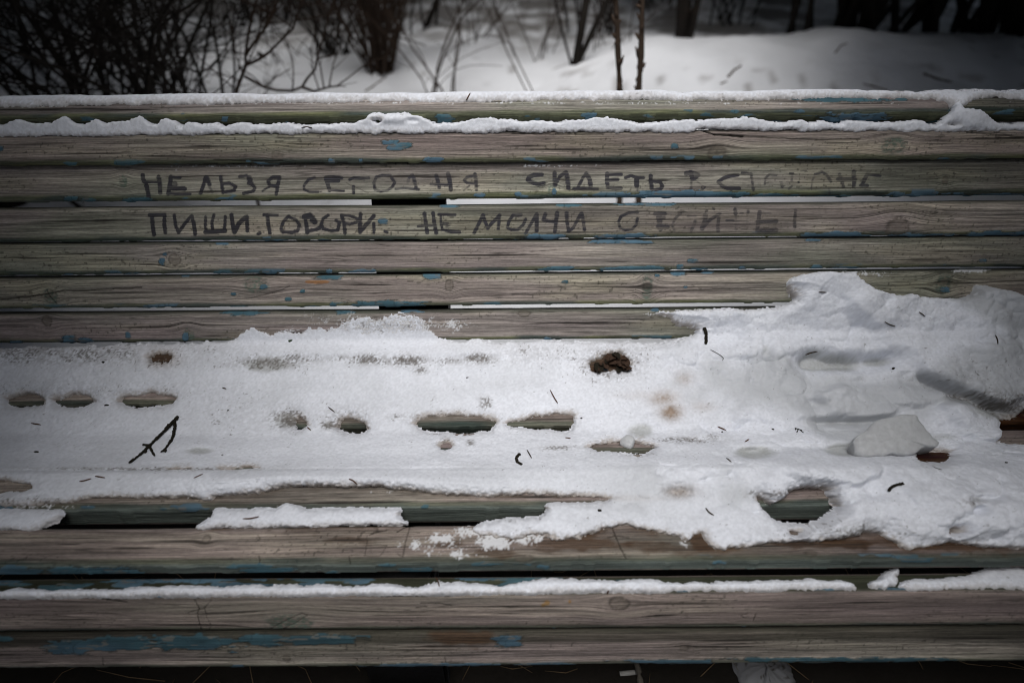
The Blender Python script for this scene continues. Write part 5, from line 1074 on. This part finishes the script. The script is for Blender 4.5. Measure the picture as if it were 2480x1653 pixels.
shrub(at_y(2470, .95), 4, .55, .004, 'small reddish twig beyond the bench end, close behind the rail', 38, mat_flat('reddish_bark', (.05, .022, .024), .8, .4, 100), 1, 3, .35, .02, .10, spread=.6)
for i, (u, y, lab) in enumerate([(640, 3.4, 'far thin shrub up the littered slope behind the forked one'), (760, 3.7, 'far fine-twigged shrub up the slope above the grass clump'), (1130, 3.9, 'far low shrub up the slope right of the broom'), (1010, 3.2, 'hazy fine shrub just behind the brown broom'), (1860, 4.2, 'far shrub up the slope above the snow bank'), (2260, 4.0, 'far black shrub behind the row of stems'), (1440, 3.1, 'fine tangle of twigs behind the two dry stalks'), (1575, 3.7, 'far fine shrub between the dry stalks and the pair of black stems'), (1780, 3.3, 'fine shrub right of the pair of black stems')]):
    shrub(at_y(u, y), 12, 1.2, .0055 if 1300 < u < 1900 else .008, lab, 50 + i, BARK, 2, 4, .3, .15, .12, spread=.8)
# sticks lying on the bank
for i, (px, r_, lab) in enumerate([([(1762, 188), (1776, 172), (1795, 160)], .007, 'short dark stick lying slantwise on the snow bank'), ([(1745, 204), (1760, 198)], .006, 'stub of wood on the snow just below the slanted stick'), ([(2236, 180), (2270, 192), (2306, 200)], .008, 'longest stick lying on the snow bank near its far end'), ([(2090, 205), (2120, 212), (2148, 220)], .007, 'stick lying on the snow close behind the top rail'), ([(2022, 130), (2036, 112), (2052, 106)], .005, 'thin bent stick high on the snow bank'), ([(885, 222), (910, 205), (935, 186)], .006, 'straight stem fallen on the snow below the brown broom')]):
    p = np.array([on_ground(u, v) for u, v in dense(px, 3)]); p[:, 2] += r_ * .1; t = Tubes(); knobbly(t, p, r_ * .75, r_ * .6, random.Random(i), 6, .3)
    tag(t.build('stick', STALK), lab, 'stick', 'sticks lying on the snow behind the bench')

# ------------------------------------------------------------------ unseen spruces, hinted at by the needles, added to shade the bench's edges
for i, (u, y, n_, lab) in enumerate([(700, 2.6, 9, 'fine pale tangle of twigs between the forked shrub and the grass clump'), (1180, 2.9, 8, 'loose fine twigs in the snow just past the broom'), (1300, 2.7, 6, 'sparse fine twigs left of the dark leaning trunk'), (1490, 2.6, 7, 'low fine twigs between the leaning trunk and the pair of black stems')]):
    shrub(at_y(u, y), n_, .8, .0032, lab, 70 + i, BARK2, 2, 4, .35, .12, .13, spread=.9)
SPRUCE = mat_flat('added_spruce_green', (.020, .034, .020), .8, .5, 25)
SLOT_X, SLOT_W, SLOT_Z, SLOT_S = 0.04, .40, 1.45, .30  # light slot kept open in the added crowns above the bench
def in_view(P, mg=260):
    D = P - CAM; z = D @ _f; U, V = proj(P)
    return (z > .05) & (U > -mg) & (U < 2480 + mg) & (V > -mg) & (V < 1653 + mg)
def spruce(base, H, R, nb, lab, seed, z_lo=.25, trunk=True, aim=None, slot=True, pw=1.4, spread=.55, dense_tip=.10):  # builds one unseen spruce added for shade
    rg = np.random.RandomState(seed); e = empty('added_shade_spruce', tuple(base), lab, 'spruce', 'unseen spruces added to shade the bench')
    if trunk:
        t = Tubes(); zz_ = np.linspace(-.1, H, 24); t.add(np.stack([base[0] + 0 * zz_, base[1] + 0 * zz_, base[2] + zz_], 1), .11 * (1 - zz_ / H * .9), 12); put(t.build('trunk', BARK), e)
    Vv = []
    for b in range(nb):
        z0 = z_lo + (H - z_lo) * (b / nb) ** pw; az = rg.uniform(0, 2 * math.pi)
        if aim is not None and rg.rand() < .55: az = aim + rg.normal(0, spread)
        L = R * (1 - z0 / H) ** .7 * rg.uniform(.75, 1.1); n = int(L / .055) + 2; s_ = np.linspace(.08, 1, n)
        dx, dy = math.cos(az), math.sin(az)
        ax = np.stack([base[0] + dx * L * s_, base[1] + dy * L * s_, base[2] + z0 + .10 * L * s_ - .32 * L * s_ ** 2 + .12 * L * s_ ** 4], 1)
        for i in range(n):
            for sd_ in (-1, 1):
                tl = (dense_tip + .26 * (1 - s_[i]) * min(1, L)) * rg.uniform(.7, 1.2); m = max(3, int(tl / .022)); q = np.linspace(.1, 1, m)
                td = np.array([dx * .75 - sd_ * dy * .8, dy * .75 + sd_ * dx * .8, -.18 + rg.normal(0, .12)])
                c = ax[i] + q[:, None] * tl * td
                for k_ in range(2):
                    a = rg.uniform(0, 6.28, m); nd_ = np.stack([np.cos(a), np.sin(a), rg.uniform(-.4, .5, m)], 1) * .026 + td * .02
                    wd = np.cross(nd_, rg.normal(0, 1, (m, 3))); wd /= np.linalg.norm(wd, axis=1)[:, None] + 1e-9; wd *= .0065
                    Vv.append(np.stack([c - nd_ * .3 - wd, c + nd_ - wd * .4, c + nd_ + wd * .4, c - nd_ * .3 + wd], 1))
    Q = np.concatenate(Vv); C_ = Q.mean(1)
    wob = .12 * (fbm(C_[:, 1] * 1.6 + 5, C_[:, 2] * .7, 3, 2) - .5)
    gap = (abs(C_[:, 0] - SLOT_X) < SLOT_W + wob + SLOT_S * np.clip(C_[:, 2] - SLOT_Z, -9, 9)) & (C_[:, 1] < 1.1 + wob) & (C_[:, 1] > -1.25 + wob) if slot else np.zeros(len(C_), bool)
    bad = in_view(C_) | gap | (np.linalg.norm(C_ - CAM, axis=1) < .45) | (C_[:, 2] < .12) | ((C_[:, 2] < 1.42) & (abs(C_[:, 0]) < 1.12) & (C_[:, 1] > -2.3) & (C_[:, 1] < 1.9))
    Q = Q[~bad]; n = len(Q)
    put(mesh_np('crown', Q.reshape(-1, 3), np.arange(n * 4).reshape(-1, 4), SPRUCE, None, None, False), e)
spruce(np.array([2.35, -.35, 0]), 5.5, 3.1, 300, 'unseen spruce added for shade beside the bench end nearest the ice slab', 1, aim=math.pi, spread=.75, pw=1.25, dense_tip=.2)
spruce(np.array([-2.30, -.35, 0]), 5.5, 3.1, 300, 'unseen spruce added for shade beside the dark end of the bench', 2, aim=0.0, spread=.75, pw=1.25, dense_tip=.2)
for i, (x, y, lab) in enumerate([(-2.6, 5.0, 'unseen spruce added for shade up the slope beyond the black trunk'), (.3, 5.3, 'unseen spruce added for shade up the slope behind the brown broom'), (2.9, 5.0, 'unseen spruce added for shade up the slope behind the thickest black stems')]):
    spruce(np.array([x, y, float(terrain(x, y))]), 6.5, 3.3, 190, lab, 11 + i, z_lo=.85, slot=False, aim=-math.pi / 2, spread=1.0, pw=1.3, dense_tip=.2)
spruce(np.array([.2, -3.6, 0]), 5.5, 2.9, 150, 'unseen spruce added for shade in front of the bench', 4, aim=math.pi / 2, spread=.8, pw=1.2, dense_tip=.2)
for i, (x, y, lab, am) in enumerate([(4.15, 2.3, 'unseen spruce added for shade beside the outer end of the snow bank', math.pi), (-4.8, 2.8, 'unseen spruce added for shade behind the black trunk', 0.0)]):
    spruce(np.array([x, y, float(terrain(x, y))]), 6.0, 3.6, 230, lab, 21 + i, z_lo=.95, slot=False, aim=am, spread=.55, pw=1.3, dense_tip=.2)
